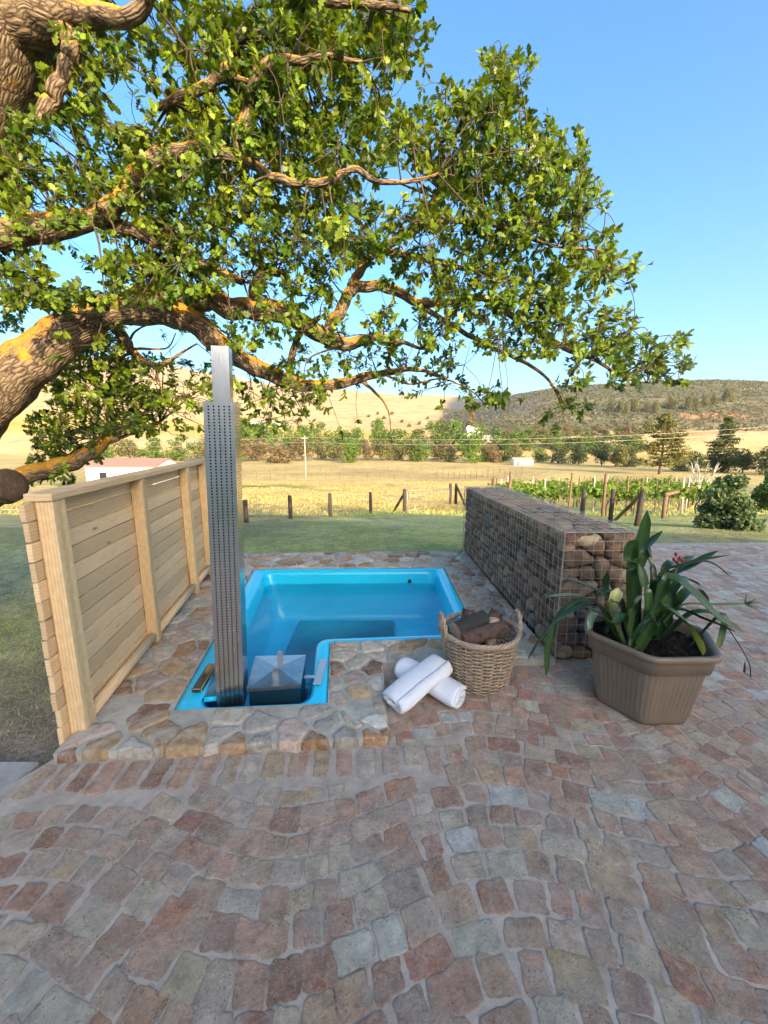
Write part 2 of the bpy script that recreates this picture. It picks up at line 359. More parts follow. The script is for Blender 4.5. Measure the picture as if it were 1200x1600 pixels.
#@@PATIO
# ------------------------------------------------------------------ irregular stones and bricks: one pillow per outline
def poly_area(P): x, y = P[:, 0], P[:, 1]; return .5*abs(np.dot(x, np.roll(y, -1))-np.dot(y, np.roll(x, -1)))
def clip_half(P, n, d):
    out = []
    for i in range(len(P)):
        a, b = P[i], P[(i+1) % len(P)]; da, db = a.dot(n)-d, b.dot(n)-d
        if da <= 0: out.append(a)
        if da*db < 0: out.append(a+(b-a)*da/(da-db))
    return np.array(out) if len(out) > 2 else None
def voronoi(seeds, clip):
    cells = []
    for i, s in enumerate(seeds):
        P = np.asarray(clip, float); D = np.linalg.norm(seeds-s, axis=1)
        for j in np.argsort(D)[1:22]:
            n = seeds[j]-s; P = clip_half(P, n, n.dot((seeds[j]+s)/2))
            if P is None: break
        cells.append(P)
    return cells
def inside(P, q):
    x, y = q; c = False; j = len(P)-1
    for i in range(len(P)):
        if (P[i][1] > y) != (P[j][1] > y) and x < (P[j][0]-P[i][0])*(y-P[i][1])/(P[j][1]-P[i][1])+P[i][0]: c = not c
        j = i
    return c
def resample(P, n):
    P = np.asarray(P); Q = np.vstack((P, P[:1])); L = np.concatenate(([0], np.cumsum(np.linalg.norm(np.diff(Q, axis=0), axis=1))))
    t = np.linspace(0, L[-1], n, endpoint=False); return np.stack((np.interp(t, L, Q[:, 0]), np.interp(t, L, Q[:, 1])), 1)
def chaikin(P, k=1, q=.25):
    for _ in range(k):
        N = np.roll(P, -1, 0); P = np.stack((P*(1-q)+N*q, P*q+N*(1-q)), 1).reshape(-1, 2)
    return P
def rough_outline(P, gap, n=16, jit=.004, q=.22):
    c = P.mean(0); P = chaikin(P, 1, q); P = resample(P, n)
    d = P-c; L = np.linalg.norm(d, axis=1)[:, None]; P = c + d*np.clip((L-gap)/L, .2, 1)
    ph = rng.uniform(0, 6.28, 3); t = np.linspace(0, 6.28, n, endpoint=False)
    w_ = (np.sin(2*t+ph[0])+np.sin(5*t+ph[1])*.6+np.sin(7*t+ph[2])*.5)[:, None]
    return P + d/L*(w_*jit + rng.normal(0, jit*.4, (n, 1)))
def pillow(mb, P, z0, z1, col, edge=.012, tilt=.0, dome=.0, smear=None):
    n = len(P); c = P.mean(0); d = P-c; L = np.linalg.norm(d, axis=1)[:, None]; e = np.minimum(edge/L, .45)
    tx, ty = rng.normal(0, tilt, 2)
    rings = []
    for f, z in ((0, z0), (.35, z0+(z1-z0)*.72), (1., z1), (2.2, z1+dome*.7)):
        Q = c+d*(1-e*f if f < 2 else np.maximum(1-e*f, .42))
        zz = z + (Q-c)@np.array((tx, ty)) + (rng.normal(0, .0005, n) if f >= 1 else 0)
        rings.append(np.column_stack((Q, np.broadcast_to(zz, n))))
    V, F = loft(rings); V = np.vstack((V, (c[0], c[1], z1+dome))); k = 3*n; F = F+[(k+j, k+(j+1) % n, 4*n) for j in range(n)]
    if smear is not None:      # mortar dragged over the rim of the brick when it was laid
        q = np.clip(rng.uniform(-.5, .75)+.35*np.sin(np.linspace(0, 6.28, n, endpoint=False)*rng.integers(1, 3)+rng.uniform(0, 6.28))+rng.normal(0, .12, n), 0, 1)
        m_ = np.concatenate((np.full(n, 1.), .55+.45*q, q, q*.45, [q.mean()*.3]))[:, None]; col = np.array(col)*(1-m_)+np.array(smear)*m_
    mb.add(V, F, col)

# ------------------------------------------------------------------ paving
SZ = .05                                                     # the pool surround stands a little above the bricks
A0, B0, C0, D0 = gp(85, 1190, .0)[:2], gp(606, 1163, .0)[:2], gp(598, 1040, .02)[:2], np.array((1.22, 2.52))
GAB0, GAB1 = np.array((1.235, 2.55)), np.array((1.165, 5.5))   # gabion foot line
FAR_L, FAR_R = np.array((-2.25, 5.22)), np.array((1.165, 5.36))
surround_outer = [A0, B0, C0, D0, np.array((1.33, 2.6)), np.array((1.28, 5.38)), FAR_L]
brick_cols = [((.48, .285, .185), 5), ((.53, .35, .24), 5), ((.57, .43, .31), 4), ((.42, .19, .11), 3), ((.31, .155, .10), 2), ((.58, .48, .36), 3), ((.70, .62, .51), 1.8), ((.52, .385, .22), 2), ((.38, .29, .215), 1)]
bw = np.array([b for _, b in brick_cols]); bw = bw/bw.sum()
MORT = (.42, .345, .28)
def brick_col():
    c = np.array(brick_cols[rng.choice(len(bw), p=bw)][0])*.82+np.array((.54, .385, .27))*.18; return np.clip(c*np.array((1., .95, .95))*rng.uniform(.92, 1.28)+rng.normal(0, .008, 3), .02, .6)
EDGE_L = lambda y: -1.66 - (1.66-y)*.55                         # left edge of the bricks
def near_course(p):
    t = (p[0]-A0[0])/(B0[0]-A0[0]); ye = A0[1]+(B0[1]-A0[1])*t; return ye
pm = MB(); bm_ = MB()
bm_.add([(x, y, -.0012) for x, y in ((-3.2, -3), (7.6, -3), (7.6, 6.2), (6.6, 6.05), (3.6, 5.95), (1.9, 6.3), (1.6, 2.75), (0, 2.75), (-.5, 1.85), (A0[0]+.05, 1.8), (A0[0]-.03, 1.66), (EDGE_L(.2), .2), (-3.2, -1))],
        [tuple(range(13))])
# row of bricks on edge along the step
t = -.04
ux = (B0-A0)/np.linalg.norm(B0-A0); vx = np.array((ux[1], -ux[0])); x = -.05
while x < np.linalg.norm(B0-A0)+.42:
    w_ = rng.uniform(.085, .112); l_ = rng.uniform(.175, .205)
    if x < np.linalg.norm(B0-A0)-.02: o0 = .012
    else: o0 = -.0 + rng.uniform(-.05, .02)
    q = [A0+ux*x+vx*o0, A0+ux*(x+w_)+vx*o0, A0+ux*(x+w_)+vx*(o0+l_)+ux*rng.normal(0, .008), A0+ux*x+vx*(o0+l_)]
    pillow(pm, rough_outline(np.array(q), .007, 20, .003, .12), -.014, rng.uniform(.0005, .004), brick_col(), .006, .005, smear=MORT); x += w_+.012
def wave(x): return -.115*np.cos(2*np.pi*(x+.42)/1.75)*np.exp(-np.clip(x-1.6, 0, 9)*.25) + .10*np.clip(x-1., 0, 9)
y = -1.4; row = 0
near_v = lambda p: (A0[1]+(B0[1]-A0[1])*(p[0]-A0[0])/(B0[0]-A0[0]))
while y < 7.6:
    rh = rng.uniform(.088, .112) if y < 3 else rng.uniform(.10, .125)
    x = -3.2 + rng.uniform(0, .15)
    while x < 7.3:
        bl = rng.choice((rng.uniform(.082, .115), rng.uniform(.12, .165)), p=(.65, .35))
        xs = np.array((x, x+bl)); ya = y+wave(xs)+rng.normal(0, .006, 2); yb = y+rh+wave(xs)+rng.normal(0, .006, 2)
        sl_ = (wave(x+bl)-wave(x))/bl*rh*.8
        q = np.array([(xs[0], ya[0]), (xs[1], ya[1]), (xs[1]-sl_, yb[1]), (xs[0]-sl_, yb[0])]) + rng.normal(0, .005, (4, 2)); c = q.mean(0); x += bl+.002
        if c[0] < EDGE_L(c[1])+.02 or c[1] < -1 or (c[1] > 5.75+.1*rng.random() + .12*max(0, 5-c[0])*.2): continue
        if c[0] < .36 and near_v(c)-.245 < c[1] < near_v(c)+.02: continue
        if inside(surround_outer, c) and c[1] > 1.75: continue
        if c[0] < 1.7 and c[1] > 2.75: continue
        n_ = 24 if c[1] < 3 else 14
        z1 = max(.0003, rng.normal(.0018, .0014))
        pillow(pm, rough_outline(q, .001, n_, .0028, .07), -.012, z1, brick_col(), .005, .005, smear=MORT)
    y += rh+.001; row += 1
pav = obj('brick_paving', pm, M['brick']); props(pav, kind='structure')
mo = obj('paving_mortar', bm_, M['mortar']); mo.parent = pav
props(obj('concrete_path', MB().box((-2.72, 1.2, -.055), (2.0, .96, .1), bev=.01), M['concrete'], smooth=False), kind='structure')

# ------------------------------------------------------------------ stone surround of the tub
TUB = [gp(270, 1113, .03)[:2], gp(512, 1102, .03)[:2], gp(516, 1006, .03)[:2], np.array((.77, 2.87)), gp(691, 887, .03)[:2]+np.array((.02, 0)), gp(397, 889, .03)[:2]]
TUB[3] = np.array((.765, TUB[2][1]+.085))
sb = MB(); so_ = MB()
def quad_mortar(P, z=SZ-.006, skirt=.35):
    P = [np.asarray(p) for p in P]; n = len(P)
    V = [(*p, z) for p in P]+[(*p, z-skirt) for p in P]; F = [tuple(range(n))]+[(i, i+n, (i+1) % n+n, (i+1) % n) for i in range(n)]
    so_.add(V, F)
T = TUB
Bx = B0 + (C0-B0)
strips = [([A0, B0, T[1]+(B0-T[1])*0+np.array((0, 0)), T[0]], .15), ([A0, T[0], T[5], FAR_L], .17), ([T[5], T[4], FAR_R, FAR_L], .16), ([T[4], T[3], D0, FAR_R], .15),
          ([T[1], B0, C0, T[2]], .145), ([T[2], C0, D0, T[3]], .16)]
stone_cols = [((.38, .215, .105), 2.4), ((.47, .32, .18), 2.2), ((.28, .16, .10), 1.6), ((.60, .55, .46), 2.2), ((.50, .43, .33), 2.6), ((.47, .345, .27), 2.6), ((.40, .355, .29), 2.4), ((.33, .31, .285), 1)]
sw = np.array([b for _, b in stone_cols]); sw /= sw.sum()
def poisson(P, r, m=4000):
    P = np.asarray(P); lo, hi = P.min(0), P.max(0); S = []
    for _ in range(m):
        q = rng.uniform(lo, hi); rq = r*rng.uniform(.75, 1.15)
        if inside(P, q) and all(np.hypot(*(q-s)) > rq for s in S): S.append(q)
    return np.array(S)
for P, r in strips:
    P = np.array(P); 
    if np.dot(P[:, 0], np.roll(P[:, 1], -1))-np.dot(P[:, 1], np.roll(P[:, 0], -1)) < 0: P = P[::-1]
    quad_mortar(P)
    P = P+np.where(np.abs(P-A0).sum(1)[:, None] < 1e-6, vx*.02, 0)+np.where(np.abs(P-B0).sum(1)[:, None] < 1e-6, vx*.02+ux*.012, 0); S = poisson(P, r*1.05); cells = voronoi(S, P)
    for cell in cells:
        if cell is None or poly_area(cell) < .0012: continue
        if rng.random() < .07: continue
        c = np.array(stone_cols[rng.choice(len(sw), p=sw)][0])*rng.uniform(.75, 1.1)
        O = rough_outline(cell, rng.choice((.002, .006, .014)), 26, .005, .10)
        pillow(sb, O, SZ-.05, SZ+rng.uniform(.0, .008), c, .012, .01, .001)
su = thing('stone_surround', (-.3, 3.2, 0), 'mortared slab of mixed brown and cream stones framing the blue tub', 'pool surround')
obj('mortar_bed', so_, M['smortar'], su, smooth=False); obj('stone_facing', sb, M['stone'], su)

# ------------------------------------------------------------------ tub
def offset_poly(P, d):
    P = np.asarray(P); n = len(P); out = []
    for i in range(n):
        a, b, c = P[i-1], P[i], P[(i+1) % n]; e0 = (b-a)/np.linalg.norm(b-a); e1 = (c-b)/np.linalg.norm(c-b)
        n0 = np.array((-e0[1], e0[0])); n1 = np.array((-e1[1], e1[0])); p0 = b+n0*d[i-1]; p1 = b+n1*d[i]
        cr = e0[0]*e1[1]-e0[1]*e1[0]; t_ = ((p1-p0)[0]*e1[1]-(p1-p0)[1]*e1[0])/cr; out.append(p0+e0*t_)
    return np.array(out)
def round_poly(P, r, n=7):
    out = []; m = len(P)
    for i in range(m):
        a, b, c = P[i-1], P[i], P[(i+1) % m]; ra = min(r, .45*np.linalg.norm(a-b), .45*np.linalg.norm(c-b))
        p0 = b+(a-b)/np.linalg.norm(a-b)*ra; p1 = b+(c-b)/np.linalg.norm(c-b)*ra
        for k in range(n): s = k/(n-1); out.append((1-s)**2*p0+2*s*(1-s)*b+s*s*p1)
    return np.array(out)
TP = np.array(TUB)                       # edges: 0 near, 1 alcove right, 2 inner near, 3 right, 4 far, 5 left
def ring(d, r, z):
    Q = round_poly(offset_poly(TP, d), r); return np.column_stack((Q, np.full(len(Q), z)))
f_ = lambda a, near=None: [a*.3 if near is None else near, a, a*.8, a, a, a*1.25]
rings = [ring([0]*6, .03, -.30), ring([0]*6, .03, .022), ring(f_(.012, .004), .04, .034), ring(f_(.085, .02), .09, .034), ring(f_(.105, .03), .12, .022), ring(f_(.115, .035), .13, -.02),
         ring(f_(.13, .04), .14, -.12), ring(f_(.175, .05), .15, -.30), ring(f_(.20, .06), .15, -.50), ring(f_(.24, .09), .15, -.56)]
mb = MB(); V, F = loft(rings, cap1=True); mb.add(V, F)
tub = thing('hot_tub', (-.45, 3.4, 0), 'bright blue sunken fibreglass hot tub filled with water', 'hot tub')
obj('shell', mb, M['tub'], tub)
# darker blue block under water along the near side and the slotted ledge beside the flue
wl = at(470, 975, 3.5)
obj('submerged_block', MB().box((-.40, 3.32, -.44), (1.06, 1.16, .26), bev=.03), simple('darker_blue', (.0, .51, .81), .3, var=.05, scale=3, bump=0), tub)
lx, ly = -1.13, 2.42
led = MB(); 
q0, q1, q2, q3 = gp(322, 1098, .03), gp(349, 1030, .03), gp(330, 1032, .03), gp(299, 1085, .03)
for s_ in (0, 1): pass
led.box((-1.085, 2.32, -.16), (.13, .46, .40), ax=np.array(((math.cos(.17), math.sin(.17), 0), (-math.sin(.17), math.cos(.17), 0), (0, 0, 1.))), bev=.02)
obj('ledge', led, M['tub'], tub)
a_, b_ = gp(308, 1077, .05), gp(331, 1040, .05); mid = (a_+b_)/2; dd = (b_-a_); L_ = np.linalg.norm(dd); dd /= L_
obj('wooden_block', MB().box(mid-np.array((0, 0, .012)), (.062, L_*1.1, .045), ax=np.array(((dd[1], -dd[0], 0), (dd[0], dd[1], 0), (0, 0, 1.))), bev=.004, col=(3, 2, 1)), mat_wood('weathered_block', (.42, .33, .22), (.24, .17, .10)), tub)
j = at(640, 908, TP[4][1]-.13); jt = MB(); jt.tube([j+np.array((0, .03, 0)), j-np.array((0, .012, 0))], [.026, .024], 16); jt.tube([j-np.array((0, .012, 0)), j-np.array((0, .02, 0))], [.016, .012], 12)
obj('water_inlet', jt, M['cap'], tub)
Q = round_poly(offset_poly(TP, f_(.132, .041)), .14); c = Q.mean(0)
wm = MB()
cent = [np.array((-.45, 3.6))]
WZ = -.12
wm.add([(*p, WZ) for p in Q], [tuple(range(len(Q)))])
props(obj('water', wm, M['water'], loc=(-.45, 3.4, WZ), smooth=False), kind='structure')

# ------------------------------------------------------------------ wood-fired heater with its flue
ht = thing('wood_heater', (-.68, 2.28, -.3), 'steel wood-fired tub heater with a pyramid lid and a tall perforated flue', 'tub heater')
LZ = .115
lc = [gp(385, 1076, LZ), gp(470, 1070, LZ), gp(478, 1023, LZ), gp(399, 1025, LZ)]
bx0 = np.array([p*.94+np.mean(lc, 0)*.06 for p in lc]); bx1 = bx0.copy(); bx1[:, 2] = -.62
mb = MB(); V, F = loft([bx1, bx0-np.array((0, 0, .004))], cap0=True, cap1=True); mb.add(V, F); obj('firebox', mb, M['firebox'], ht, smooth=False)
cz = np.mean(lc, 0); ap = cz+np.array((0, 0, .017)); apx = [ap+(p-cz)*.06*np.array((1, 1, 0)) for p in lc]
mb = MB(); low = [p-np.array((0, 0, .022)) for p in lc]; V, F = loft([low, lc, apx], cap0=True, cap1=True); mb.add(V, F); lid = obj('lid', mb, simple('lid_steel', (.36, .35, .335), .3, 1., .2, 14, .1, 30, .004), ht, smooth=False)
for (px, py, Yh) in ((430.5, 1058, None), (437.5, 1031, None)):
    f0 = gp(px, py, .130)
    n = 9; prof = [(-.019, 0), (.019, 0), (.019, .055)]+[(.019*math.cos(a), .055+.019*math.sin(a)) for a in np.linspace(.3, math.pi-.3, n)]+[(-.019, .055)]
    V0 = [(f0[0]+x, f0[1]-.003, f0[2]+z-.01) for x, z in prof]; V1 = [(f0[0]+x, f0[1]+.003, f0[2]+z-.01) for x, z in prof]
    mb = MB(); V, F = loft([V1, V0], cap0=True, cap1=True); mb.add(V, F); hb = obj('handle', mb, M['steel'], lid, smooth=False)
# bracket plate on the flange
p0, p1 = gp(499, 1070, .04), gp(503, 1031, .04); m_ = (p0+p1)/2
mb = MB().box(m_+np.array((0, 0, .004)), (.052, np.linalg.norm(p1-p0), .008), bev=.003); 
for s_ in (-.42, .42): mb.tube([m_+np.array((0, s_*np.linalg.norm(p1-p0), .006)), m_+np.array((0, s_*np.linalg.norm(p1-p0), .012))], .007, 10)
mb.box(m_+np.array((-.06, -.06, .0)), (.08, .03, .006)); obj('bracket', mb, M['brass'], ht, smooth=False)
# flue: square pipe inside a perforated guard, leaning a touch
fb = np.array((-.945, 2.165, -.05)); lean = np.array((.034, 0, 1.)); rot = .17
cx, sx = math.cos(rot), math.sin(rot); AX = np.array(((cx, sx, 0), (-sx, cx, 0)))
def fpt(u, v, z): return fb + AX[0]*u + AX[1]*v + lean*(z-fb[2])
GW, GT = .155, 1.775
def guard():
    m = MB(); nc, pr = 5, .0166; nrow = int((GT+.02)/pr); h = GW/2
    for k in range(4):
        a = k*math.pi/2
        def P(u, z, inn=0.):
            v = -h+inn; return fpt(u*math.cos(a)-v*math.sin(a), u*math.sin(a)+v*math.cos(a), z)
        mg = .012; cw = (GW-2*mg)/nc; V = []; F = []
        V += [P(-h, -.03), P(-h+mg, -.03), P(-h+mg, GT), P(-h, GT), P(h-mg, -.03), P(h, -.03), P(h, GT), P(h-mg, GT)]; F += [(0, 1, 2, 3), (4, 5, 6, 7)]
        for r_ in range(nrow):
            z0 = -.03+.012+r_*pr
            if z0+pr > GT-.008: break
            for c_ in range(nc):
                u0 = -h+mg+c_*cw; uc, zc = u0+cw/2, z0+pr/2; b = len(V); hr = .0047
                sq = [(u0, z0), (uc, z0), (u0+cw, z0), (u0+cw, zc), (u0+cw, z0+pr), (uc, z0+pr), (u0, z0+pr), (u0, zc)]
                V += [P(u, z) for u, z in sq]
                angs = [math.radians(g) for g in (225, 270, 315, 0, 45, 90, 135, 180)]
                V += [P(uc+hr*math.cos(g), zc+hr*math.sin(g)) for g in angs]; V += [P(uc+hr*math.cos(g), zc+hr*math.sin(g), .003) for g in angs]
                F += [(b+i, b+(i+1) % 8, b+8+(i+1) % 8, b+8+i) for i in range(8)]+[(b+8+i, b+8+(i+1) % 8, b+16+(i+1) % 8, b+16+i) for i in range(8)]
        zt = z0+pr if z0+pr <= GT-.008 else z0
        b = len(V); V += [P(-h+mg, -.03), P(h-mg, -.03), P(h-mg, -.018), P(-h+mg, -.018), P(-h+mg, zt), P(h-mg, zt), P(h-mg, GT), P(-h+mg, GT)]; F += [(b, b+1, b+2, b+3), (b+4, b+5, b+6, b+7)]
        m.add(V, F)
    return m
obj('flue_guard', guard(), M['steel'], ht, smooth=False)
mb = MB(); h = GW/2-.004
V = [fpt(x, y, GT-.001) for x, y in ((-h, -h), (h, -h), (h, h), (-h, h))]+[fpt(x*.75, y*.75, GT-.002) for x, y in ((-h, -h), (h, -h), (h, h), (-h, h))]
mb.add(V, [(i, (i+1) % 4, 4+(i+1) % 4, 4+i) for i in range(4)]); obj('guard_rim', mb, M['steel'], ht, smooth=False)
mb = MB(); pw = .0435
sq = lambda w_, z, ox=.008: [fpt(x*w_+ox, y*w_, z) for x, y in ((-1, -1), (1, -1), (1, 1), (-1, 1))]
V, F = loft([sq(pw, -.3), sq(pw, 2.06), sq(pw-.003, 2.06), sq(pw-.003, 1.7)], cap1=True); mb.add(V, F); obj('flue', mb, M['steel'], ht, smooth=False)
mb = MB(); k_ = sq(.066, -.03, 0), sq(.066, GT-.02, 0); V, F = loft(k_, cap0=True, cap1=True); mb.add(V, F); obj('guard_dark_core', mb, M['hole'], ht, smooth=False)  # near-black box added inside the guard so the holes read dark

# ------------------------------------------------------------------ timber screen
F0, F1 = np.array((-1.655, 1.79)), np.array((-2.10, 4.42)); fd = (F1-F0)/np.linalg.norm(F1-F0); fn = np.array((-fd[1], fd[0])); FL = np.linalg.norm(F1-F0)  # fn points away from the pool
AXF = np.array(((fn[0], fn[1], 0), (fd[0], fd[1], .026), (0, 0, 1.)))
def fp(s, o, z): return np.array((*(F0+fd*(s+.02)+fn*(o-.036)), z+.026*s))
fen = thing('timber_screen', (*F0, 0), 'new pale pine slatted privacy screen along the tub', 'privacy screen')
bd = MB(); z = -.17; nb = 13; k = 0
while z < 1.25:
    hh = rng.uniform(.094, .102); L0 = -.035+rng.normal(0, .004)
    if z+hh > 1.285: hh = 1.285-z
    bd.box(fp((FL+L0)/2, .053+rng.normal(0, .0015), z+hh/2), (.024, FL-L0+.05, hh-rng.uniform(.004, .010)), AXF, col=rng.uniform(0, 9, 3), bev=.002); z += hh; k += 1
obj('slat_boards', bd, M['board'], fen, loc=(*F0, 0), smooth=False)
wv = mat_wood('pine_post', (.72, .53, .29), (.46, .27, .11), (2.2, 2.2, .12), .62, 'X')
for s_, wd in ((.04, .10), (.98, .075), (1.98, .075), (FL-.1, .075)):
    obj('post', MB().box(fp(s_, .0, .565), (.075, wd, 1.44), AXF, col=rng.uniform(0, 9, 3), bev=.004), wv, fen, loc=(*F0, 0), smooth=False)
obj('top_rail', MB().box(fp(FL/2+.02, .014, 1.305), (.118, FL+.08, .038), AXF, col=(2, 5, 3), bev=.003), M['board'], fen, loc=(*F0, 0), smooth=False)
st = [0.1, .94, 1.02, 1.94, 2.02, FL-.14]
for i in (0, 2, 4):
    obj('base_batten', MB().tube([fp(st[i], .0, .075), fp(st[i+1], .0, .075)], .033, 14, col=(4, 2, 6)), M['board'], fen, loc=(*F0, 0))

# ------------------------------------------------------------------ gabion
gd = (GAB1-GAB0)/np.linalg.norm(GAB1-GAB0); gn = np.array((gd[1], -gd[0])); GL, GH, GWD = np.linalg.norm(GAB1-GAB0), .96, .52
def gpt(s, o, z): return np.array((*(GAB0+gd*s+gn*o), z))
gab = thing('gabion_wall', (*((GAB0+GAB1)/2+gn*.33), 0), 'long wire gabion wall filled with brown river stones', 'gabion wall')
rock_cols = [((.23, .15, .095), 4), ((.27, .185, .115), 4), ((.17, .115, .08), 3), ((.31, .225, .145), 2), ((.15, .135, .12), 1.5), ((.40, .31, .20), .25), ((.22, .12, .075), 2)]
rw = np.array([b for _, b in rock_cols]); rw /= rw.sum()
def rock(P, fmap, depth):
    """river stone whose widest outline is P (face coordinates), bulging outwards to the mesh"""
    n = 18; O = rough_outline(P, .003, n, .003, .22); O = chaikin(O, 1)[::2]; c = O.mean(0); d = O-c; d0 = depth
    fl = rng.uniform(-.25, .25, 2); rings = []; amp = rng.normal(0, .06, n)
    for f, z in ((.18, .0), (.5, .05), (.76, .18), (.92, .40), (1., .85), (.9, 1.5), (.55, 2.)):
        Q = c+d*(f*(1+amp*.5)[:, None]); rings.append([fmap(q[0], q[1], d0*z+.006+max(0, (q-c)@fl)*.5*(1-f*.3)) for q in Q])
    V, F = loft(rings, cap0=True, cap1=True); return V, [f[::-1] for f in F]
faces = [('left', GL, GH, lambda u, v, w: gpt(u, w, v), (.15, .122)), ('end', GWD, GH, lambda u, v, w: gpt(w, GWD-u, v), (.14, .10)), ('top', GWD, GL, lambda u, v, w: gpt(v, u, GH-w), (.17, .17)),
         ('rear', GL, GH, lambda u, v, w: gpt(GL-u, GWD-w, v), (.2, .16)), ('far', GWD, GH, lambda u, v, w: gpt(GL-w, u, v), (.2, .16))]
singles = []; fill = MB()
for nm, Lu, Lv, fm, (du, dv) in faces:
    S = []; v = dv*.5; r_ = 0
    while v < Lv+.02:
        u = du*(.5 if r_ % 2 else .05)
        while u < Lu+.03: S.append((min(u+rng.normal(0, du*.2), Lu), min(v+rng.normal(0, dv*.2), Lv))); u += du*rng.uniform(.8, 1.2)
        v += dv; r_ += 1
    S = np.array(S); cells = voronoi(S, np.array(((0, 0), (Lu, 0), (Lu, Lv), (0, Lv)), float))
    for c in cells:
        if c is None or poly_area(c) < .003: continue
        V, F = rock(c, fm, rng.uniform(.05, .075)); colr = np.array(rock_cols[rng.choice(len(rw), p=rw)][0])*rng.uniform(.8, 1.25)
        a = poly_area(c); ctr = V.mean(0); d_ = np.linalg.norm(ctr-np.array((0, 0, CAM_H)))
        big = a/d_**2*(1.6 if nm == 'end' else 1)*(0 if nm in ('rear', 'far') else 1)
        singles.append((big, V, F, colr))
singles.sort(key=lambda s: -s[0])
for i, (b, V, F, colr) in enumerate(singles):
    if i < 100: obj('stone', MB().add(V, F, colr), M['rock'], gab)
    else: fill.add(V, F, colr)
props(obj('stone_fill', fill, M['rock'], gab), kind='stuff')
obj('gap_shade_box', MB().box(gpt(GL/2, GWD/2, GH/2-.02), (GWD-.2, GL-.2, GH-.16), np.array(((gn[0], gn[1], 0), (gd[0], gd[1], 0), (0, 0, 1.)))), simple('gap_black', (.03, .025, .02), .95), gab)  # shade in the gaps painted as a near-black box behind the stones
wr = MB(); wr_ = .0016; e = .004; sp = .068
def wire(a, b, r=wr_):
    d = np.asarray(b)-np.asarray(a); k = max(2, int(np.linalg.norm(d)/.35)); t_ = np.linspace(0, 1, k+1)[:, None]; P = a+d*t_
    P[1:-1] += rng.normal(0, .0025, (k-1, 3)); wr.tube(P, r, 4, False)
for z in np.arange(.02, GH+.03, sp):
    wire(gpt(-e, -e, z), gpt(GL+e, -e, z)); wire(gpt(-e, -e, z), gpt(-e, GWD+e, z)); wire(gpt(-e, GWD+e, z), gpt(GL+e, GWD+e, z)); wire(gpt(GL+e, -e, z), gpt(GL+e, GWD+e, z))
for s_ in np.arange(0, GL+.01, sp): wire(gpt(s_, -e, 0), gpt(s_, -e, GH+e)); wire(gpt(s_, -e, GH+e), gpt(s_, GWD+e, GH+e)); wire(gpt(s_, GWD+e, 0), gpt(s_, GWD+e, GH+e))
for o_ in np.arange(0, GWD+.01, sp): wire(gpt(-e, o_, 0), gpt(-e, o_, GH+e)); wire(gpt(-e, o_, GH+e), gpt(GL+e, o_, GH+e)); wire(gpt(GL+e, o_, 0), gpt(GL+e, o_, GH+e))
for (s_, o_) in ((-e, -e), (-e, GWD+e), (GL+e, -e), (GL+e, GWD+e)): wire(gpt(s_, o_, -.01), gpt(s_, o_, GH+.03), .0035)
for (a, b) in (((-e, -e), (GL+e, -e)), ((-e, -e), (-e, GWD+e)), ((-e, GWD+e), (GL+e, GWD+e)), ((GL+e, -e), (GL+e, GWD+e))): wire(gpt(*a, GH+e), gpt(*b, GH+e), .003)
obj('wire_cage', wr, M['wire'], gab)
# ------------------------------------------------------------------ house behind the camera (its shade covers the patio)
hs = thing('farmhouse', (8, -14, 0), 'whitewashed farmhouse behind the patio whose shade covers the paving', 'house')
wb = MB().box((8.5, -15, 3.12), (8.2, 6, 6.44), bev=.02).box((-2.7, -14.9, 2.9), (14.2, 5.6, 6.0), bev=.02).box((17., -14.9, 2.55), (8.8, 5.6, 5.3), bev=.02)
obj('wall', wb, M['white'], hs, smooth=False)
for x_, z_ in ((6., 1.6), (11, 1.6), (6, 4.4), (8.5, 4.4), (11, 4.4), (-2.2, 1.6), (-6.5, 1.6), (1.5, 1.6), (15.5, 1.6)):
    y_ = -11.99 if 4.4 < x_ < 12.6 else -12.09
    fr = obj('window', MB().box((x_, y_, z_), (1.1, .08, 1.3), bev=.01), M['brownpost'], hs, smooth=False)
    obj('pane', MB().box((x_-.24, y_+.05, z_), (.42, .02, 1.1)).box((x_+.24, y_+.05, z_), (.42, .02, 1.1)), M['darkglass'], fr, smooth=False)
obj('door', MB().box((8.5, -11.98, 1.0), (1., .08, 2.1), bev=.01), M['brownpost'], hs, smooth=False)

# ------------------------------------------------------------------ basket, logs, towels
BC = np.array((.628, 2.36)); BH = .355
bk = thing('wicker_basket', (*BC, 0), 'round woven wicker basket holding firewood on the corner of the patio', 'basket')
br = lambda z: .182+.062*(z/BH)**.8
wk = MB(); ns = 22; th = np.linspace(0, 2*math.pi, 131)[:-1]; z = .008; r_ = 0
while z < BH-.012:
    rad = br(z)+.0085*np.sin(th*ns/2+r_*math.pi); zz = z+.0015*np.sin(th*3+r_)
    P = np.column_stack((BC[0]+rad*np.cos(th), BC[1]+rad*np.sin(th), zz)); P = np.vstack((P, P[:1])); V, F = tube(P, .0054*rng.uniform(.85, 1.12), 6, False); wk.add(V, F, np.array((1, 1, 1))*rng.uniform(.65, .99)); z += .0128; r_ += 1
for i in range(ns):
    a = (i+.5)*2*math.pi/ns; wk.tube([(BC[0]+br(z)*math.cos(a), BC[1]+br(z)*math.sin(a), z) for z in np.linspace(0, BH, 6)], .006, 6, col=(.5, .5, .5))
wk.add([(BC[0]+.18*math.cos(a), BC[1]+.18*math.sin(a), .012) for a in th[::5]], [tuple(range(26))])
obj('woven_body', wk, M['wicker'], bk)
rm = MB()
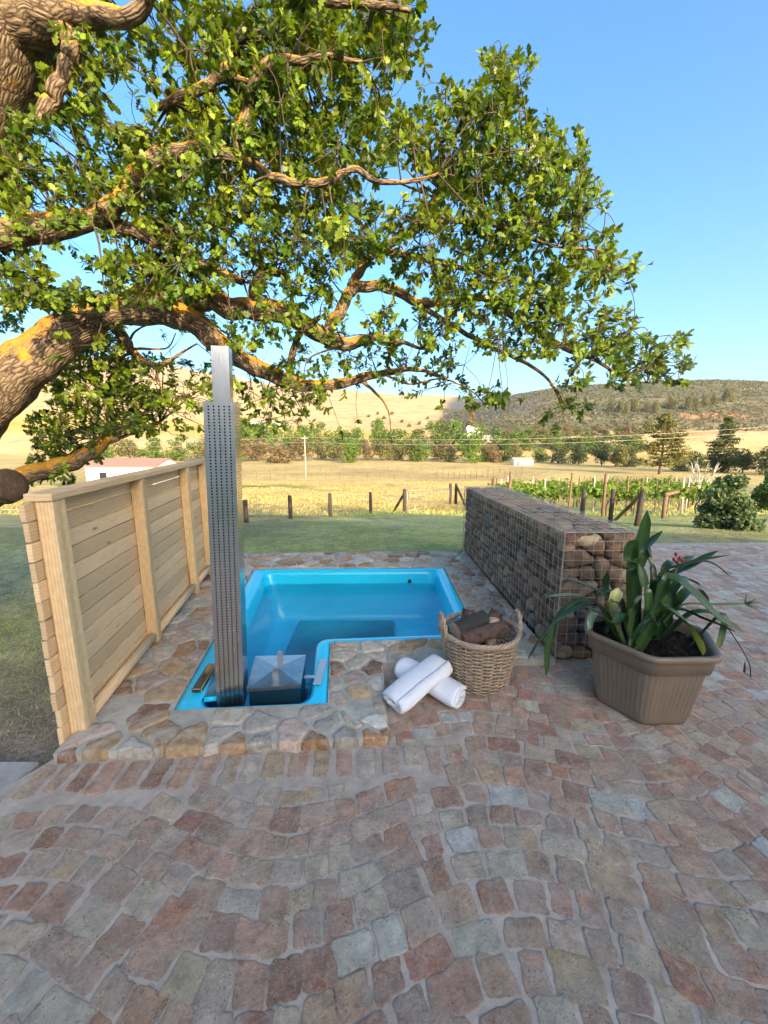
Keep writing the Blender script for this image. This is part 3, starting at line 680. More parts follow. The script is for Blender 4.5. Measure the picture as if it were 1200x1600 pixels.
for k in range(4):
    ph = k*math.pi/2; P = [(BC[0]+(br(BH)+.010*math.cos(t_*11+ph))*math.cos(t_), BC[1]+(br(BH)+.010*math.cos(t_*11+ph))*math.sin(t_), BH+.010*math.sin(t_*11+ph)) for t_ in np.linspace(0, 2*math.pi, 150)]
    rm.tube(P, .0085, 6, False)
obj('rim', rm, M['wicker'], bk)
for sgn, a0 in ((-1, math.pi+.1), (1, .08)):
    hm = MB()
    for k in range(2):
        P = []
        for t_ in np.linspace(0, math.pi, 22):
            aa = a0+.30*math.cos(t_); rr_ = br(BH)+.012+.008*math.cos(t_*6+k*math.pi); zz = BH-.04+.155*math.sin(t_)**.75+.006*math.sin(t_*6+k*math.pi)
            P.append((BC[0]+rr_*math.cos(aa), BC[1]+rr_*math.sin(aa), zz))
        hm.tube(P, .0085, 6)
    obj('handle', hm, M['wicker'], bk)
def log(a, b, r, label, endm=None, barkc=(1, 1, 1)):
    a, b = np.asarray(a), np.asarray(b); n = 18; k = 7; rr_ = r*(1+.10*np.sin(np.linspace(0, 6.28, n, endpoint=False)*2+rng.uniform(0, 6))+rng.normal(0, .03, n))
    d = (b-a)/np.linalg.norm(b-a); N = np.cross(d, (0, 0, 1.)); N /= np.linalg.norm(N); B = np.cross(N, d); t_ = np.linspace(0, 6.28, n, endpoint=False)
    rg = [a+(b-a)*s+np.outer(np.cos(t_)*rr_, N)*(1+rng.normal(0, .02))+np.outer(np.sin(t_)*rr_, B) for s in np.linspace(0, 1, k)]
    c = (a+b)/2; o = thing('firewood_log', c-np.array((0, 0, r)), label, 'log', 'logs in the wicker basket')
    V, F = loft(rg); obj('bark', MB().add(V, F), M['logbark'] if not isinstance(barkc, bpy.types.Material) else barkc, o)
    for R_, fl in ((rg[-1], 1), (rg[0], -1)):
        C_ = R_.mean(0); Q = [R_, C_+(R_-C_)*.55]; V, F = loft(Q, cap1=True); obj('cut_end', MB().add(V, F if fl > 0 else [f[::-1] for f in F]), endm or M['logend'], o, smooth=False)
palewood = simple('pale_split_wood', (.42, .30, .24), .8, 0, .3, 30, .5)
darkbark = simple('black_bark', (.028, .028, .022), .8, 0, .4, 30, .8, 60, .015)
log((.52, 2.36, .20), at(733, 952, 2.46), .045, 'log with a round orange cut end standing highest on the pool side of the basket')
log(at(712, 987, 2.3), at(758, 967, 2.42), .058, 'dark mossy barked log lying across the middle of the basket', palewood, darkbark)
log(at(722, 1000, 2.26), at(787, 980, 2.36), .052, 'smooth purplish brown log lying at the front rim of the basket')
log((.66, 2.42, .21), at(777, 955, 2.50), .046, 'log with a dark red end leaning toward the gabion handle')
log((.70, 2.34, .22), at(772, 966, 2.38), .034, 'small split log showing a pale wood face in the basket', palewood, palewood)
def towel(name_label, a, b, rad, flat, turn, loc_z=None):
    a, b = np.asarray(a, float), np.asarray(b, float); d = (b-a); L = np.linalg.norm(d); d /= L; N = np.cross((0, 0, 1.), d); N /= np.linalg.norm(N); U = np.cross(d, N)
    nt_ = 72; turns = 3.1; t_ = np.linspace(0, 1, nt_); ang = turns*2*math.pi*(1-t_)+turn; thick = rad/(turns+.6)
    rc = rad*.16+(rad*.9-rad*.16)*t_; out = []; mlen = 26
    for s in np.linspace(-.5, .5, mlen):
        rnd = 1-.10*abs(s*2)**10
        wav = .03*math.sin(s*9+turn)
        pi = []; po = []
        for i in range(nt_):
            for lst, rr_ in ((po, rc[i]+thick*.46), (pi, rc[i]-thick*.46)):
                rr2 = rr_*rnd*(1+.025*math.sin(ang[i]*3+s*7)+.012*mnoise.noise(Vector((ang[i]*2, s*14, turn))))
                off = .012*math.sin(i*.35)*abs(s*2)**6
                lst.append((a+b)/2+d*((s*L)+off)+N*(rr2*math.cos(ang[i])*1.18)+U*(rr2*math.sin(ang[i])*flat+wav*rad))
        out.append(np.array(po+pi[::-1]))
    V, F = loft(out, True, True, True); n = 2*nt_
    F = F[:-2]+[(i, i+1, n-2-i, n-1-i)[::-1] for i in range(nt_-1)]+[tuple(q+(mlen-1)*n for q in (i, i+1, n-2-i, n-1-i)) for i in range(nt_-1)]
    o = obj('rolled_towel', MB().add(V, F), M['towel'], loc=(*((a+b)/2)[:2], .0)); return props(o, name_label, 'towel')
towel('white rolled towel lying on the bricks with its spiral end showing, underneath the other', gp(628, 1042, .065), gp(720, 1090, .06), .086, .70, .6)
towel('white towel roll resting diagonally on top of the other roll', gp(612, 1096, .085), gp(690, 1034, .15), .096, .62, 2.2)

# ------------------------------------------------------------------ planter and clivia
PC = np.array((1.565, 2.135)); PH = .465
pt = thing('plant_pot', (*PC, 0), 'brown ribbed hexagonal plastic planter beside the gabion end', 'plant pot')
hexa = np.array([(math.cos(a), math.sin(a)) for a in np.radians([180, 240, 300, 0, 60, 120])])*np.array((1., 1.))
hexa = hexa@np.array(((math.cos(.02), math.sin(.02)), (-math.sin(.02), math.cos(.02))))
def hring(r, z, rr_=.16, rib=0., n=12, off=(0, 0)):
    Q = round_poly(hexa*r, rr_*r, n); Q = resample(Q, 264)
    if rib:
        c = np.cos(np.arange(264)*math.pi*.5*1.0); Q = Q*(1+rib*c[:, None])
    return np.column_stack((PC[0]+off[0]+Q[:, 0], PC[1]+off[1]+Q[:, 1], np.full(len(Q), z)))
lerp = lambda a, b, t_: a+(b-a)*t_
rb, rt_ = .258, .335
rings = [hring(rb*.9, .0), hring(rb*.975, .004), hring(rb, .02)]
rings += [hring(lerp(rb, rt_, z/.46), z, rib=.007 if .05 < z < .345 else 0) for z in (.045, .052, .12, .20, .28, .338, .346)]
obj('body', MB().add(*loft(rings, cap0=True)), M['pot'], pt)
rings = [hring(lerp(rb, rt_, .345/.46)+.001, .342), hring(.338, .350), hring(.348, .415), hring(.356, .428), hring(.368, .436), hring(.374, .450), hring(.370, .463), hring(.360, .468), hring(.340, .464), hring(.327, .44), hring(.31, .33)]
obj('rim', MB().add(*loft(rings)), M['pot'], pt)
rings = [hring(.322, .385)]+[hring(.322*f, .39+.03*(1-f)) for f in (.85, .65, .45, .25, .1)]
mb = MB(); V, F = loft(rings, cap1=True); V[:, 2] += rng.normal(0, .006, len(V)); mb.add(V, F)
for _ in range(420):
    a, r_ = rng.uniform(0, 6.28), .29*math.sqrt(rng.random()); q = np.array((PC[0]+r_*math.cos(a), PC[1]+r_*math.sin(a)*.85, .40+.03*(1-r_/.35))); s_ = rng.uniform(.005, .014)
    mb.box(q, (s_*1.6, s_, s_*.7), np.linalg.qr(rng.normal(size=(3, 3)))[0], bev=s_*.2)
obj('soil', mb, M['soil'], pt)
cl = thing('clivia_plant', (PC[0], PC[1], .40), 'clivia with long dark green strap leaves growing in the brown planter', 'plant')
def strap(pts, w_, col0=(.030, .070, .018), col1=None, fold=.35, roll=0., n=18, taper=.25, pale=0):
    P = smooth_path(pts, 8); P = P[np.linspace(0, len(P)-1, n).astype(int)]; T = np.gradient(P, axis=0); T /= np.linalg.norm(T, axis=1)[:, None]
    view = P-np.array((0, 0, CAM_H)); V = []; C = []
    for i in range(n):
        t_ = i/(n-1); ww = w_*min(1, .55+t_*1.6)*(1 if t_ < 1-taper else math.sqrt(max(0, 1-((t_-1+taper)/taper)**2))*.97+.03)
        up = np.array((0, 0, 1.)); s_ = np.cross(T[i], up)
        if np.linalg.norm(s_) < .35: s_ = s_+np.cross(T[i], np.array((0, -1., .2)))
        s_ /= np.linalg.norm(s_); nn = np.cross(s_, T[i]); a = roll; s2 = s_*math.cos(a)+nn*math.sin(a); n2 = np.cross(s2, T[i])
        for k in (-1, -.5, 0, .5, 1): V.append(P[i]+s2*ww/2*k+n2*ww/2*fold*abs(k)*abs(k))
        c = np.array(col0)*rng.uniform(.95, 1.05)
        if col1 is not None: c = c*(1-sm((t_-.55)/.4))+np.array(col1)*sm((t_-.55)/.4)
        C += [c*.95, c, c*1.35, c, c*.95]
    V = np.array(V); F = [(i*5+j, i*5+j+1, (i+1)*5+j+1, (i+1)*5+j) for i in range(n-1) for j in range(4)]
    th_ = .0012; Vb = V.copy(); Vb[:, 2] -= th_; m = len(V)
    m_ = MB(); m_.add(V, F); m_.add(Vb, [f[::-1] for f in F]); m_.C[0][:, :3] = C; m_.C[1][:, :3] = np.array(C)*1.2; return m_
S0 = lambda px, py, Y=2.15: at(px, py, Y)
leaves = [ # base px, mid px (several), tip px, depths, width, options
 ([(998, 965, 2.2), (990, 900, 2.22), (1000, 850, 2.2), (1011, 797, 2.15)], .062, {'roll': .2}),
 ([(1002, 960, 2.15), (996, 910, 2.12), (1006, 865, 2.08), (1036, 829, 2.05)], .052, {'roll': -.3}),
 ([(990, 965, 2.25), (984, 910, 2.28), (986, 872, 2.3), (982, 842, 2.3)], .05, {}),
 ([(992, 960, 2.1), (988, 910, 2.08), (984, 868, 2.05), (995, 842, 2.02)], .058, {'roll': .5}),
 ([(1010, 960, 2.2), (1020, 905, 2.25), (1012, 868, 2.3), (1008, 840, 2.35)], .035, {}),
 ([(1012, 955, 2.15), (1030, 905, 2.1), (1070, 883, 2.05), (1142, 867, 2.0)], .058, {'roll': .35}),
 ([(1015, 955, 2.2), (1040, 910, 2.2), (1080, 885, 2.2), (1123, 860, 2.2)], .05, {}),
 ([(1018, 955, 2.2), (1060, 893, 2.2), (1105, 878, 2.15), (1143, 902, 2.1)], .032, {}),
 ([(1015, 950, 2.1), (1040, 906, 2.05), (1085, 930, 1.98), (1120, 965, 1.93), (1162, 987, 1.9)], .066, {'col1': (.09, .11, .02), 'roll': -.3}),
 ([(1020, 965, 2.1), (1055, 955, 2.05), (1100, 968, 2.0), (1150, 988, 1.95)], .06, {'roll': .2}),
 ([(1000, 975, 2.0), (1030, 955, 1.93), (1060, 965, 1.86), (1082, 990, 1.82), (1098, 1024, 1.8)], .068, {'col0': (.06, .12, .03), 'col1': (.32, .34, .05), 'roll': .25}),
 ([(975, 980, 2.1), (945, 955, 2.05), (905, 932, 2.0), (853, 932, 1.95)], .032, {'col0': (.05, .09, .03), 'col1': (.13, .18, .08)}),
 ([(970, 975, 2.05), (935, 945, 2.05), (880, 960, 2.05), (845, 1000, 2.05), (824, 1032, 2.05)], .022, {}),
 ([(968, 975, 2.1), (930, 943, 2.1), (885, 950, 2.1), (858, 1000, 2.08), (853, 1058, 2.07)], .034, {}),
 ([(965, 975, 2.2), (920, 950, 2.2), (880, 965, 2.22), (860, 985, 2.25)], .03, {}),
 ([(972, 972, 2.1), (950, 938, 2.15), (915, 915, 2.2), (883, 902, 2.22)], .03, {'col1': (.16, .20, .12)}),
 ([(958, 982, 2.0), (955, 955, 1.98), (958, 938, 1.95), (966, 918, 1.93)], .05, {'col0': (.14, .17, .06), 'col1': (.50, .50, .22), 'taper': .1}),
 ([(985, 985, 2.0), (985, 960, 1.97), (992, 945, 1.95), (1004, 930, 1.94)], .038, {'col1': (.20, .24, .16), 'taper': .2}),
 ([(1000, 985, 2.0), (1022, 962, 1.98), (1036, 945, 1.97), (1042, 928, 1.96)], .045, {}),
 ([(1030, 975, 2.15), (1060, 940, 2.15), (1085, 920, 2.2), (1108, 940, 2.2)], .05, {}),
 ([(1040, 975, 2.15), (1080, 960, 2.12), (1120, 960, 2.08), (1136, 972, 2.06)], .045, {'col1': (.10, .16, .05)}),
 ([(975, 985, 1.98), (990, 1000, 1.95), (1020, 960, 1.97), (1040, 935, 2.)], .035, {}),
 ([(945, 975, 2.2), (950, 945, 2.25), (945, 915, 2.3), (950, 895, 2.3)], .035, {}),
 ([(1005, 980, 2.0), (1012, 945, 2.0), (1005, 910, 2.02), (998, 880, 2.05)], .045, {}),
 ([(1025, 975, 2.1), (1050, 925, 2.12), (1068, 905, 2.15), (1095, 915, 2.15)], .052, {}),
 ([(1110, 945, 2.05), (1128, 960, 2.0), (1127, 990, 1.98), (1120, 1015, 1.97)], .03, {'col0': (.07, .12, .05), 'col1': (.15, .2, .06)}),
 ([(995, 985, 1.97), (975, 960, 1.96), (960, 975, 1.9), (930, 960, 1.88), (919, 985, 1.86)], .035, {'col1': (.16, .22, .12)}),
 ([(1015, 975, 2.1), (1040, 890, 2.15), (1062, 880, 2.2), (1085, 868, 2.25)], .04, {}),
 ([(985, 975, 2.15), (968, 935, 2.2), (948, 925, 2.2), (930, 935, 2.2)], .035, {}),
]
for pts, w_, kw in leaves:
    P = [at(*p) for p in pts]; P[0] = np.array((PC[0]+np.clip(P[0][0]-PC[0], -.2, .2), PC[1]+np.clip(P[0][1]-PC[1], -.2, .2), .40))
    obj('leaf', strap(P, w_*1.2, **kw), M['strap'], cl)
fs = MB().tube(smooth_path([(PC[0], PC[1], .40), at(1045, 915, 2.15), at(1062, 878, 2.12)]), .007, 7, col=(.9, .9, .9)); greenm = simple('stalk_green', (.10, .17, .05), .5, 0, .2)
fso = obj('flower_stalk', fs, greenm, cl); rb_ = MB()
for p in ((1056, 866), (1053, 874), (1062, 872), (1066, 876), (1073, 878), (1058, 878)):
    q = at(*p, 2.12+rng.uniform(-.02, .02)); rb_.tube([q-np.array((0, 0, .012)), q, q+np.array((0, 0, .012))], [.003, .009, .004], 8)
    rb_.tube([at(1062, 884, 2.12), q], .0025, 5)
obj('bud', rb_, M['red'], fso)
s2 = obj('seed_stalk', MB().tube(smooth_path([(PC[0]+.05, PC[1], .40), at(1060, 948, 2.1), at(1110, 944, 2.05), at(1166, 943, 2.0)]), .006, 7), greenm, cl); sd = MB()
for _ in range(10):
    d = np.array((rng.uniform(.2, 1), rng.normal(0, .6), rng.normal(0, .6))); q = at(1164, 943, 2.); sd.tube([q, q+d/np.linalg.norm(d)*.055], [.004, .002], 5)
obj('seed_head', sd, greenm, s2)
dk = MB().tube(smooth_path([at(1125, 965, 2.0), at(1150, 1000, 1.97), at(1170, 1035, 1.96), at(1173, 1058, 1.96)]), .003, 5).tube([at(1164, 1035, 1.96), at(1163, 1050, 1.96)], [.003, .006], 6)
obj('dry_stalk', dk, M['post'], cl)
# ------------------------------------------------------------------ the oak
oak = thing('oak_tree', (-3.75, 3.0, -.2), 'huge old oak with lichen-covered limbs reaching over the tub', 'tree')
BR = {  # name: (points of (px, py, distance), radii, parent thing part)
 'trunk': [(-240, 1075, 3.0, .62), (-235, 1000, 3.0, .50), (-230, 900, 3.0, .46), (-225, 780, 3.0, .48), (-220, 640, 3.0, .46), (-200, 480, 2.95, .44), (-170, 330, 2.9, .42), (-110, 190, 2.85, .40), (-55, 80, 2.8, .36), (-10, -40, 2.75, .30), (20, -140, 2.7, .24)],
 'a': [(-215, 880, 3.0, .30), (-135, 770, 3.05, .28), (-55, 660, 3.1, .22), (20, 588, 3.1, .18), (78, 542, 3.12, .155), (132, 503, 3.15, .13), (180, 486, 3.2, .112), (240, 485, 3.3, .105), (300, 502, 3.4, .095), (345, 540, 3.5, .09), (395, 572, 3.6, .085), (440, 592, 3.7, .07), (490, 603, 3.75, .055), (540, 598, 3.8, .045), (590, 584, 3.8, .035), (640, 577, 3.8, .022), (700, 590, 3.7, .012)],
 'b': [(190, 484, 3.2, .11), (260, 468, 3.35, .10), (320, 465, 3.45, .10), (370, 482, 3.5, .085), (430, 486, 3.5, .08), (470, 505, 3.5, .075), (515, 530, 3.5, .065), (550, 537, 3.5, .05), (585, 527, 3.5, .035), (620, 533, 3.5, .022), (660, 545, 3.45, .012)],
 'c': [(505, 523, 3.5, .05), (530, 490, 3.5, .05), (548, 455, 3.5, .045), (585, 446, 3.5, .042), (622, 456, 3.5, .038), (650, 473, 3.5, .034), (690, 474, 3.45, .03), (728, 472, 3.45, .03), (757, 466, 3.4, .028), (807, 497, 3.4, .026), (845, 522, 3.35, .024), (885, 545, 3.3, .02), (930, 563, 3.25, .015), (975, 590, 3.2, .010), (1010, 598, 3.2, .006)],
 'c2': [(646, 472, 3.5, .026), (690, 498, 3.5, .022), (735, 525, 3.5, .02), (785, 550, 3.45, .017), (830, 572, 3.4, .014), (862, 600, 3.4, .011), (880, 640, 3.4, .007)],
 'c3': [(548, 458, 3.5, .04), (562, 425, 3.5, .036), (585, 395, 3.5, .034), (625, 371, 3.45, .032), (652, 356, 3.4, .032), (674, 337, 3.4, .03), (681, 305, 3.4, .028), (702, 292, 3.4, .026), (737, 291, 3.35, .022), (760, 279, 3.3, .018), (800, 275, 3.3, .012), (850, 255, 3.25, .007)],
 'c4': [(600, 392, 3.45, .028), (640, 400, 3.4, .028), (680, 408, 3.4, .024), (730, 420, 3.4, .018), (780, 430, 3.3, .012)],
 'c5': [(660, 350, 3.4, .022), (720, 345, 3.35, .02), (770, 350, 3.3, .018), (815, 368, 3.3, .014), (870, 385, 3.25, .010), (930, 390, 3.2, .006)],
 'd': [(330, 235, 2.95, .035), (380, 250, 2.9, .03), (427, 277, 2.85, .028), (467, 285, 2.85, .026), (513, 283, 2.85, .024), (553, 264, 2.85, .02), (587, 283, 2.85, .016), (643, 283, 2.85, .012), (685, 272, 2.85, .008)],
 'e': [(376, 256, 2.95, .04), (377, 207, 2.9, .04), (390, 160, 2.9, .036), (400, 123, 2.85, .034), (415, 103, 2.85, .032), (440, 94, 2.85, .028), (473, 96, 2.85, .022), (505, 88, 2.8, .018), (567, 97, 2.8, .010)],
 'f': [(-190, 420, 2.9, .20), (-120, 395, 2.85, .14), (-40, 370, 2.8, .105), (30, 362, 2.8, .085), (90, 352, 2.8, .075), (140, 342, 2.8, .062), (180, 318, 2.82, .055), (215, 272, 2.85, .055), (250, 246, 2.9, .05), (285, 233, 2.9, .045), (330, 235, 2.95, .036)],
 'f2': [(120, 346, 2.8, .05), (175, 350, 2.9, .045), (250, 380, 3.0, .04), (330, 420, 3.1, .035), (380, 440, 3.2, .03)],
 'g': [(-45, 45, 2.8, .20), (10, 35, 2.75, .16), (60, 28, 2.7, .115), (105, 24, 2.65, .075), (150, 22, 2.6, .05), (190, 32, 2.55, .04), (222, 15, 2.5, .034), (240, -15, 2.45, .03), (270, -60, 2.4, .025)],
 'h': [(98, 25, 2.65, .055), (110, 60, 2.66, .052), (110, 95, 2.68, .048), (95, 130, 2.7, .045), (75, 165, 2.7, .042), (62, 195, 2.7, .036)],
 'i': [(240, 170, 2.95, .02), (300, 145, 2.9, .03), (330, 130, 2.88, .03), (350, 113, 2.88, .03), (356, 92, 2.88, .02), (362, 70, 2.9, .012)],
 'i2': [(348, 116, 2.88, .022), (375, 124, 2.88, .018), (400, 133, 2.88, .012)],
 'j': [(397, 478, 3.48, .045), (400, 443, 3.48, .042), (413, 424, 3.48, .038), (438, 427, 3.48, .03), (452, 445, 3.48, .02), (470, 462, 3.45, .012)],
 'k': [(452, 597, 3.72, .03), (455, 560, 3.7, .032), (470, 520, 3.65, .028), (500, 495, 3.6, .02)],
 'l': [(-90, 775, 2.75, .13), (-30, 770, 2.7, .125), (14, 758, 2.66, .12)],
 'm': [(-60, 790, 3.1, .11), (20, 750, 3.2, .08), (80, 733, 3.4, .075), (125, 716, 3.6, .07), (150, 700, 3.8, .065), (178, 682, 4.0, .055), (208, 674, 4.1, .04), (250, 660, 4.2, .02)],
 'n': [(165, 495, 3.25, .05), (192, 526, 3.4, .045), (207, 550, 3.5, .035), (233, 568, 3.5, .022), (260, 567, 3.5, .018), (281, 553, 3.5, .012), (308, 537, 3.5, .006)],
 'n2': [(205, 545, 3.5, .014), (232, 545, 3.5, .011), (262, 543, 3.5, .007), (275, 520, 3.5, .004)],
 'n3': [(200, 535, 3.45, .012), (215, 515, 3.5, .008), (240, 505, 3.5, .004)],
 'n4': [(207, 550, 3.5, .016), (190, 560, 3.6, .012), (180, 575, 3.7, .008)],
 'n5': [(240, 568, 3.5, .010), (250, 600, 3.5, .006), (258, 640, 3.5, .003)],
 'o': [(560, 592, 3.8, .02), (585, 612, 3.8, .014), (606, 640, 3.8, .008), (612, 690, 3.8, .004)],
 'o2': [(600, 585, 3.8, .012), (640, 600, 3.7, .010), (690, 592, 3.7, .008), (735, 610, 3.6, .006), (765, 640, 3.6, .004)],
 'q': [(860, 600, 3.4, .010), (876, 620, 3.4, .006), (882, 660, 3.4, .003)],
 'r': [(20, -140, 2.7, .2), (140, -190, 2.6, .14), (300, -130, 2.55, .09), (420, -60, 2.6, .06), (500, -10, 2.65, .035), (580, 10, 2.7, .02), (640, 15, 2.7, .01)],
}
limbs = []
trunk_o = None
order = ['trunk'] + [k for k in BR if k != 'trunk']
sk_P = []; sk_R = []
wood_main = MB()
for nm in order:
    q = BR[nm]; P = np.array([at(x, y, Y) for x, y, Y, r in q]); rad = np.array([p[3] for p in q])
    Ps = smooth_path(P, 7); rs = np.interp(np.linspace(0, len(q)-1, len(Ps)), np.arange(len(q)), rad)
    wig = np.array([[mnoise.noise(Vector((i*.33, j*7.1, len(sk_P)*.01))) for j in range(3)] for i in range(len(Ps))]); Ps = Ps + wig*rs[:, None]*(.03 if nm == 'trunk' else .14 if rad.max() > .15 else .45)
    rs = rs*(1+(.012 if nm == 'trunk' else .05)*np.array([mnoise.noise(Vector((i*.5, 3.3, len(sk_P)*.013))) for i in range(len(Ps))]))
    n = 26 if rad.max() > .12 else (14 if rad.max() > .03 else 7)
    V, F = tube(Ps, rs, n)
    if rad.max() > .05:   # bark knobs
        V = V + np.array([mnoise.noise_vector(Vector(v)*8.) for v in V])*.02*min(1, rad.max()*4)
    arc = np.concatenate(([0], np.cumsum(np.linalg.norm(np.diff(Ps, axis=0), axis=1)))); tt = np.arange(n)*2*math.pi/n
    lc_ = np.stack([np.column_stack((np.cos(tt)*rs[i]+5+len(sk_P), np.sin(tt)*rs[i]+5, np.full(n, arc[i]*.22))) for i in range(len(Ps))]).reshape(-1, 3)
    m_ = MB(); m_.add(V, F, lc_)
    if nm == 'trunk':
        obj('trunk', m_, M['bark'], oak)
    else: limbs.append((nm, m_))
    sk_P.append(Ps); sk_R.append(rs)
lo = {}
for nm, m_ in limbs: obj('limb', m_, M['bark'], oak)
cq = BR['l']; e0 = at(*cq[-1][:3]); e1 = at(*cq[-2][:3]); dr = (e0-e1)/np.linalg.norm(e0-e1)
obj('cut_end', MB().tube([e0-dr*.02, e0+dr*.022, e0+dr*.026], [.118, .112, .07], 20, jit=.04), simple('old_cut_wood', (.10, .06, .035), .9, 0, .4, 14, .8, 40, .02), oak)

SKP = np.concatenate([p[3:] for n_, p in zip(order, sk_P) if n_ not in ('l', 'h')]); SKR = np.concatenate([p[3:] for n_, p in zip(order, sk_R) if n_ not in ('l', 'h')])
DENS = ['11111143477736774', '12344523688878862', '143645446888764610254', '155621465877673223673', '4466115777887766567633', '53235777887777788877763', '74466678877777646888885', '866788888888763146667863', '855689898888775565667772', '7422788988887765556776652', '8413788865667324567777763', '8765677632456213566777531', '5211221443334344655566564', '213662113444335554346667653', '1267774345564444642222426562', '02678865575642221165123', '05666624243322120022022', '0564', '0342']
CAN_SPR = []      # sprigs: position, outward direction
for r_, rowd in enumerate(DENS):
    for c_, ch in enumerate(rowd):
        d = int(ch)
        if d == 0: continue
        lam = 1.9*d**1.15 if d > 2 else .6*d
        if r_ >= 13 and c_ < 7: lam *= 1.8
        for rep in range(rng.poisson(lam)):
            px, py = (c_+rng.random())*40, (r_+rng.random())*40
            base = np.interp(px, [0, 300, 600, 1080], [2.85, 3.1, 3.3, 3.2])
            if py > 480 and px < 330: base = 4.2 if rng.random() < .85 else 3.2
            if py > 540 and px < 270: base = 3.9
            elif py > 540 and px < 760: base = 3.75
            Yd = base + rng.normal(0, .32) + (.9 if rng.random() < .22 and px < 700 else 0)
            if px < 60 and py < 160: Yd = max(Yd, 3.2)
            if py < 470 and px < 330 : Yd = max(Yd, 2.5)
            CAN_SPR.append(at(px, py, max(2.45, Yd)))
# some more foliage beyond the picture's edge, so the crown does not stop at it
for _ in range(1300):
    px, py = rng.uniform(-700, 640), rng.uniform(-420, 0) if rng.random() < .65 else rng.uniform(0, 480)
    if py >= 0: px = rng.uniform(-700, -10)
    CAN_SPR.append(at(px, py, rng.uniform(2.6, 4.6)))
CAN_SPR = np.array(CAN_SPR); NS = len(CAN_SPR)
# twigs: sprig -> cluster node -> nearest limb
tw = MB(); ncl = NS//9
seeds_i = rng.choice(NS, ncl, replace=False); CEN = CAN_SPR[seeds_i].copy()
idx = np.array([np.argmin(((CEN-p)**2).sum(1)) for p in CAN_SPR])
for k in range(ncl):
    mem = CAN_SPR[idx == k]
    if len(mem): CEN[k] = mem.mean(0)
parent_pt = np.zeros_like(CEN)
for k in range(ncl):
    D = ((SKP-CEN[k])**2).sum(1); i = int(np.argmin(D)); parent_pt[k] = SKP[i]; dist = math.sqrt(D[i])
    if dist > 1.5: 
        continue
    mid = (SKP[i]+CEN[k])/2+rng.normal(0, .06, 3)*min(1, dist)+np.array((0, 0, .05*dist))
    r0 = min(.011, .004+.008*dist, SKR[i]*.7); V, F = tube(smooth_path([SKP[i], mid, CEN[k]], 4), np.linspace(r0, .0032, 9), 5, False); tw.add(V, F)
out_dir = np.zeros_like(CAN_SPR)
for s_ in range(NS):
    c = CEN[idx[s_]]; p = CAN_SPR[s_]; d = p-c; L = np.linalg.norm(d)
    if L > .7: c = p-d/L*.5
    o = p-parent_pt[idx[s_]]; o = o/(np.linalg.norm(o)+1e-6)+d/(L+1e-6)*.7+np.array((0, 0, .15))+rng.normal(0, .35, 3); out_dir[s_] = o/np.linalg.norm(o)
    if L > .03:
        V, F = tube(smooth_path([c, (c+p)/2+rng.normal(0, .02, 3), p], 3), np.linspace(.0032, .0016, 7), 4, False); tw.add(V, F)
obj('twigs', tw, simple('twig_bark', (.085, .060, .038), .9, 0, .3, 20, 0), oak)
# lobed leaves, gathered in rosettes on the sprig ends
prof = np.array([(0, .03), (.10, .04), (.20, .17), (.30, .09), (.42, .26), (.54, .14), (.66, .31), (.78, .16), (.88, .19), (1., .0)])
nP = len(prof)
def leaf_template():
    V = [(x, 0, 0) for x, _ in prof]+[(x+.03*(i % 2), y, .10*y) for i, (x, y) in enumerate(prof)]+[(x+.03*(i % 2), -y, .10*y) for i, (x, y) in enumerate(prof)]
    V = np.array(V); V[:, 2] -= .16*V[:, 0]**2; F = []
    for i in range(nP-1): F += [(i, i+1, nP+i+1, nP+i), (i+1, i, 2*nP+i, 2*nP+i+1)]
    return V, np.array(F)
LV, LF = leaf_template()
NL = 13
n_leaf = NS*NL
P0 = np.repeat(CAN_SPR, NL, 0); AX_ = np.repeat(out_dir, NL, 0)
ringd = rng.normal(0, 1, (n_leaf, 3)); ringd -= AX_*(ringd*AX_).sum(1)[:, None]; ringd /= np.linalg.norm(ringd, axis=1)[:, None]
spread = rng.uniform(.35, 1.25, n_leaf)[:, None]
Dl = AX_*np.cos(spread)+ringd*np.sin(spread); Dl[:, 2] -= rng.uniform(0, .35, n_leaf); Dl /= np.linalg.norm(Dl, axis=1)[:, None]
upv = AX_*.9+np.array((0, 0, .5))+np.array(SUN)*.35+rng.normal(0, .38, (n_leaf, 3))
Sd = np.cross(upv, Dl); Sd /= np.linalg.norm(Sd, axis=1)[:, None]+1e-9; Nd = np.cross(Dl, Sd)
P0 = P0 - AX_*rng.uniform(0, .09, n_leaf)[:, None]
Ls = rng.uniform(.034, .070, n_leaf)[:, None, None]
VV = P0[:, None, :]+Ls*(LV[None, :, 0:1]*Dl[:, None, :]+LV[None, :, 1:2]*Sd[:, None, :]+LV[None, :, 2:3]*Nd[:, None, :])
nv = len(LV); FF = (LF[None]+(np.arange(n_leaf)*nv)[:, None, None]).reshape(-1, 4)
tone = np.clip(rng.normal(1, .34, n_leaf), .35, 1.9)*np.repeat(np.clip(rng.normal(1, .18, NS), .6, 1.5), NL); yel = np.repeat(np.clip(rng.normal(.1, .35, NS), 0, 1), NL)
cc = np.stack((tone*(1+.55*yel), tone*(1+.28*yel), tone*(1-.1*yel), np.ones(n_leaf)), 1)
me = bpy.data.meshes.new('foliage'); me.vertices.add(n_leaf*nv); me.vertices.foreach_set('co', (VV.reshape(-1, 3)-np.array(oak.location)).ravel())
me.loops.add(FF.size); me.loops.foreach_set('vertex_index', FF.ravel()); me.polygons.add(len(FF)); me.polygons.foreach_set('loop_start', np.arange(len(FF))*4); me.polygons.foreach_set('loop_total', np.full(len(FF), 4))
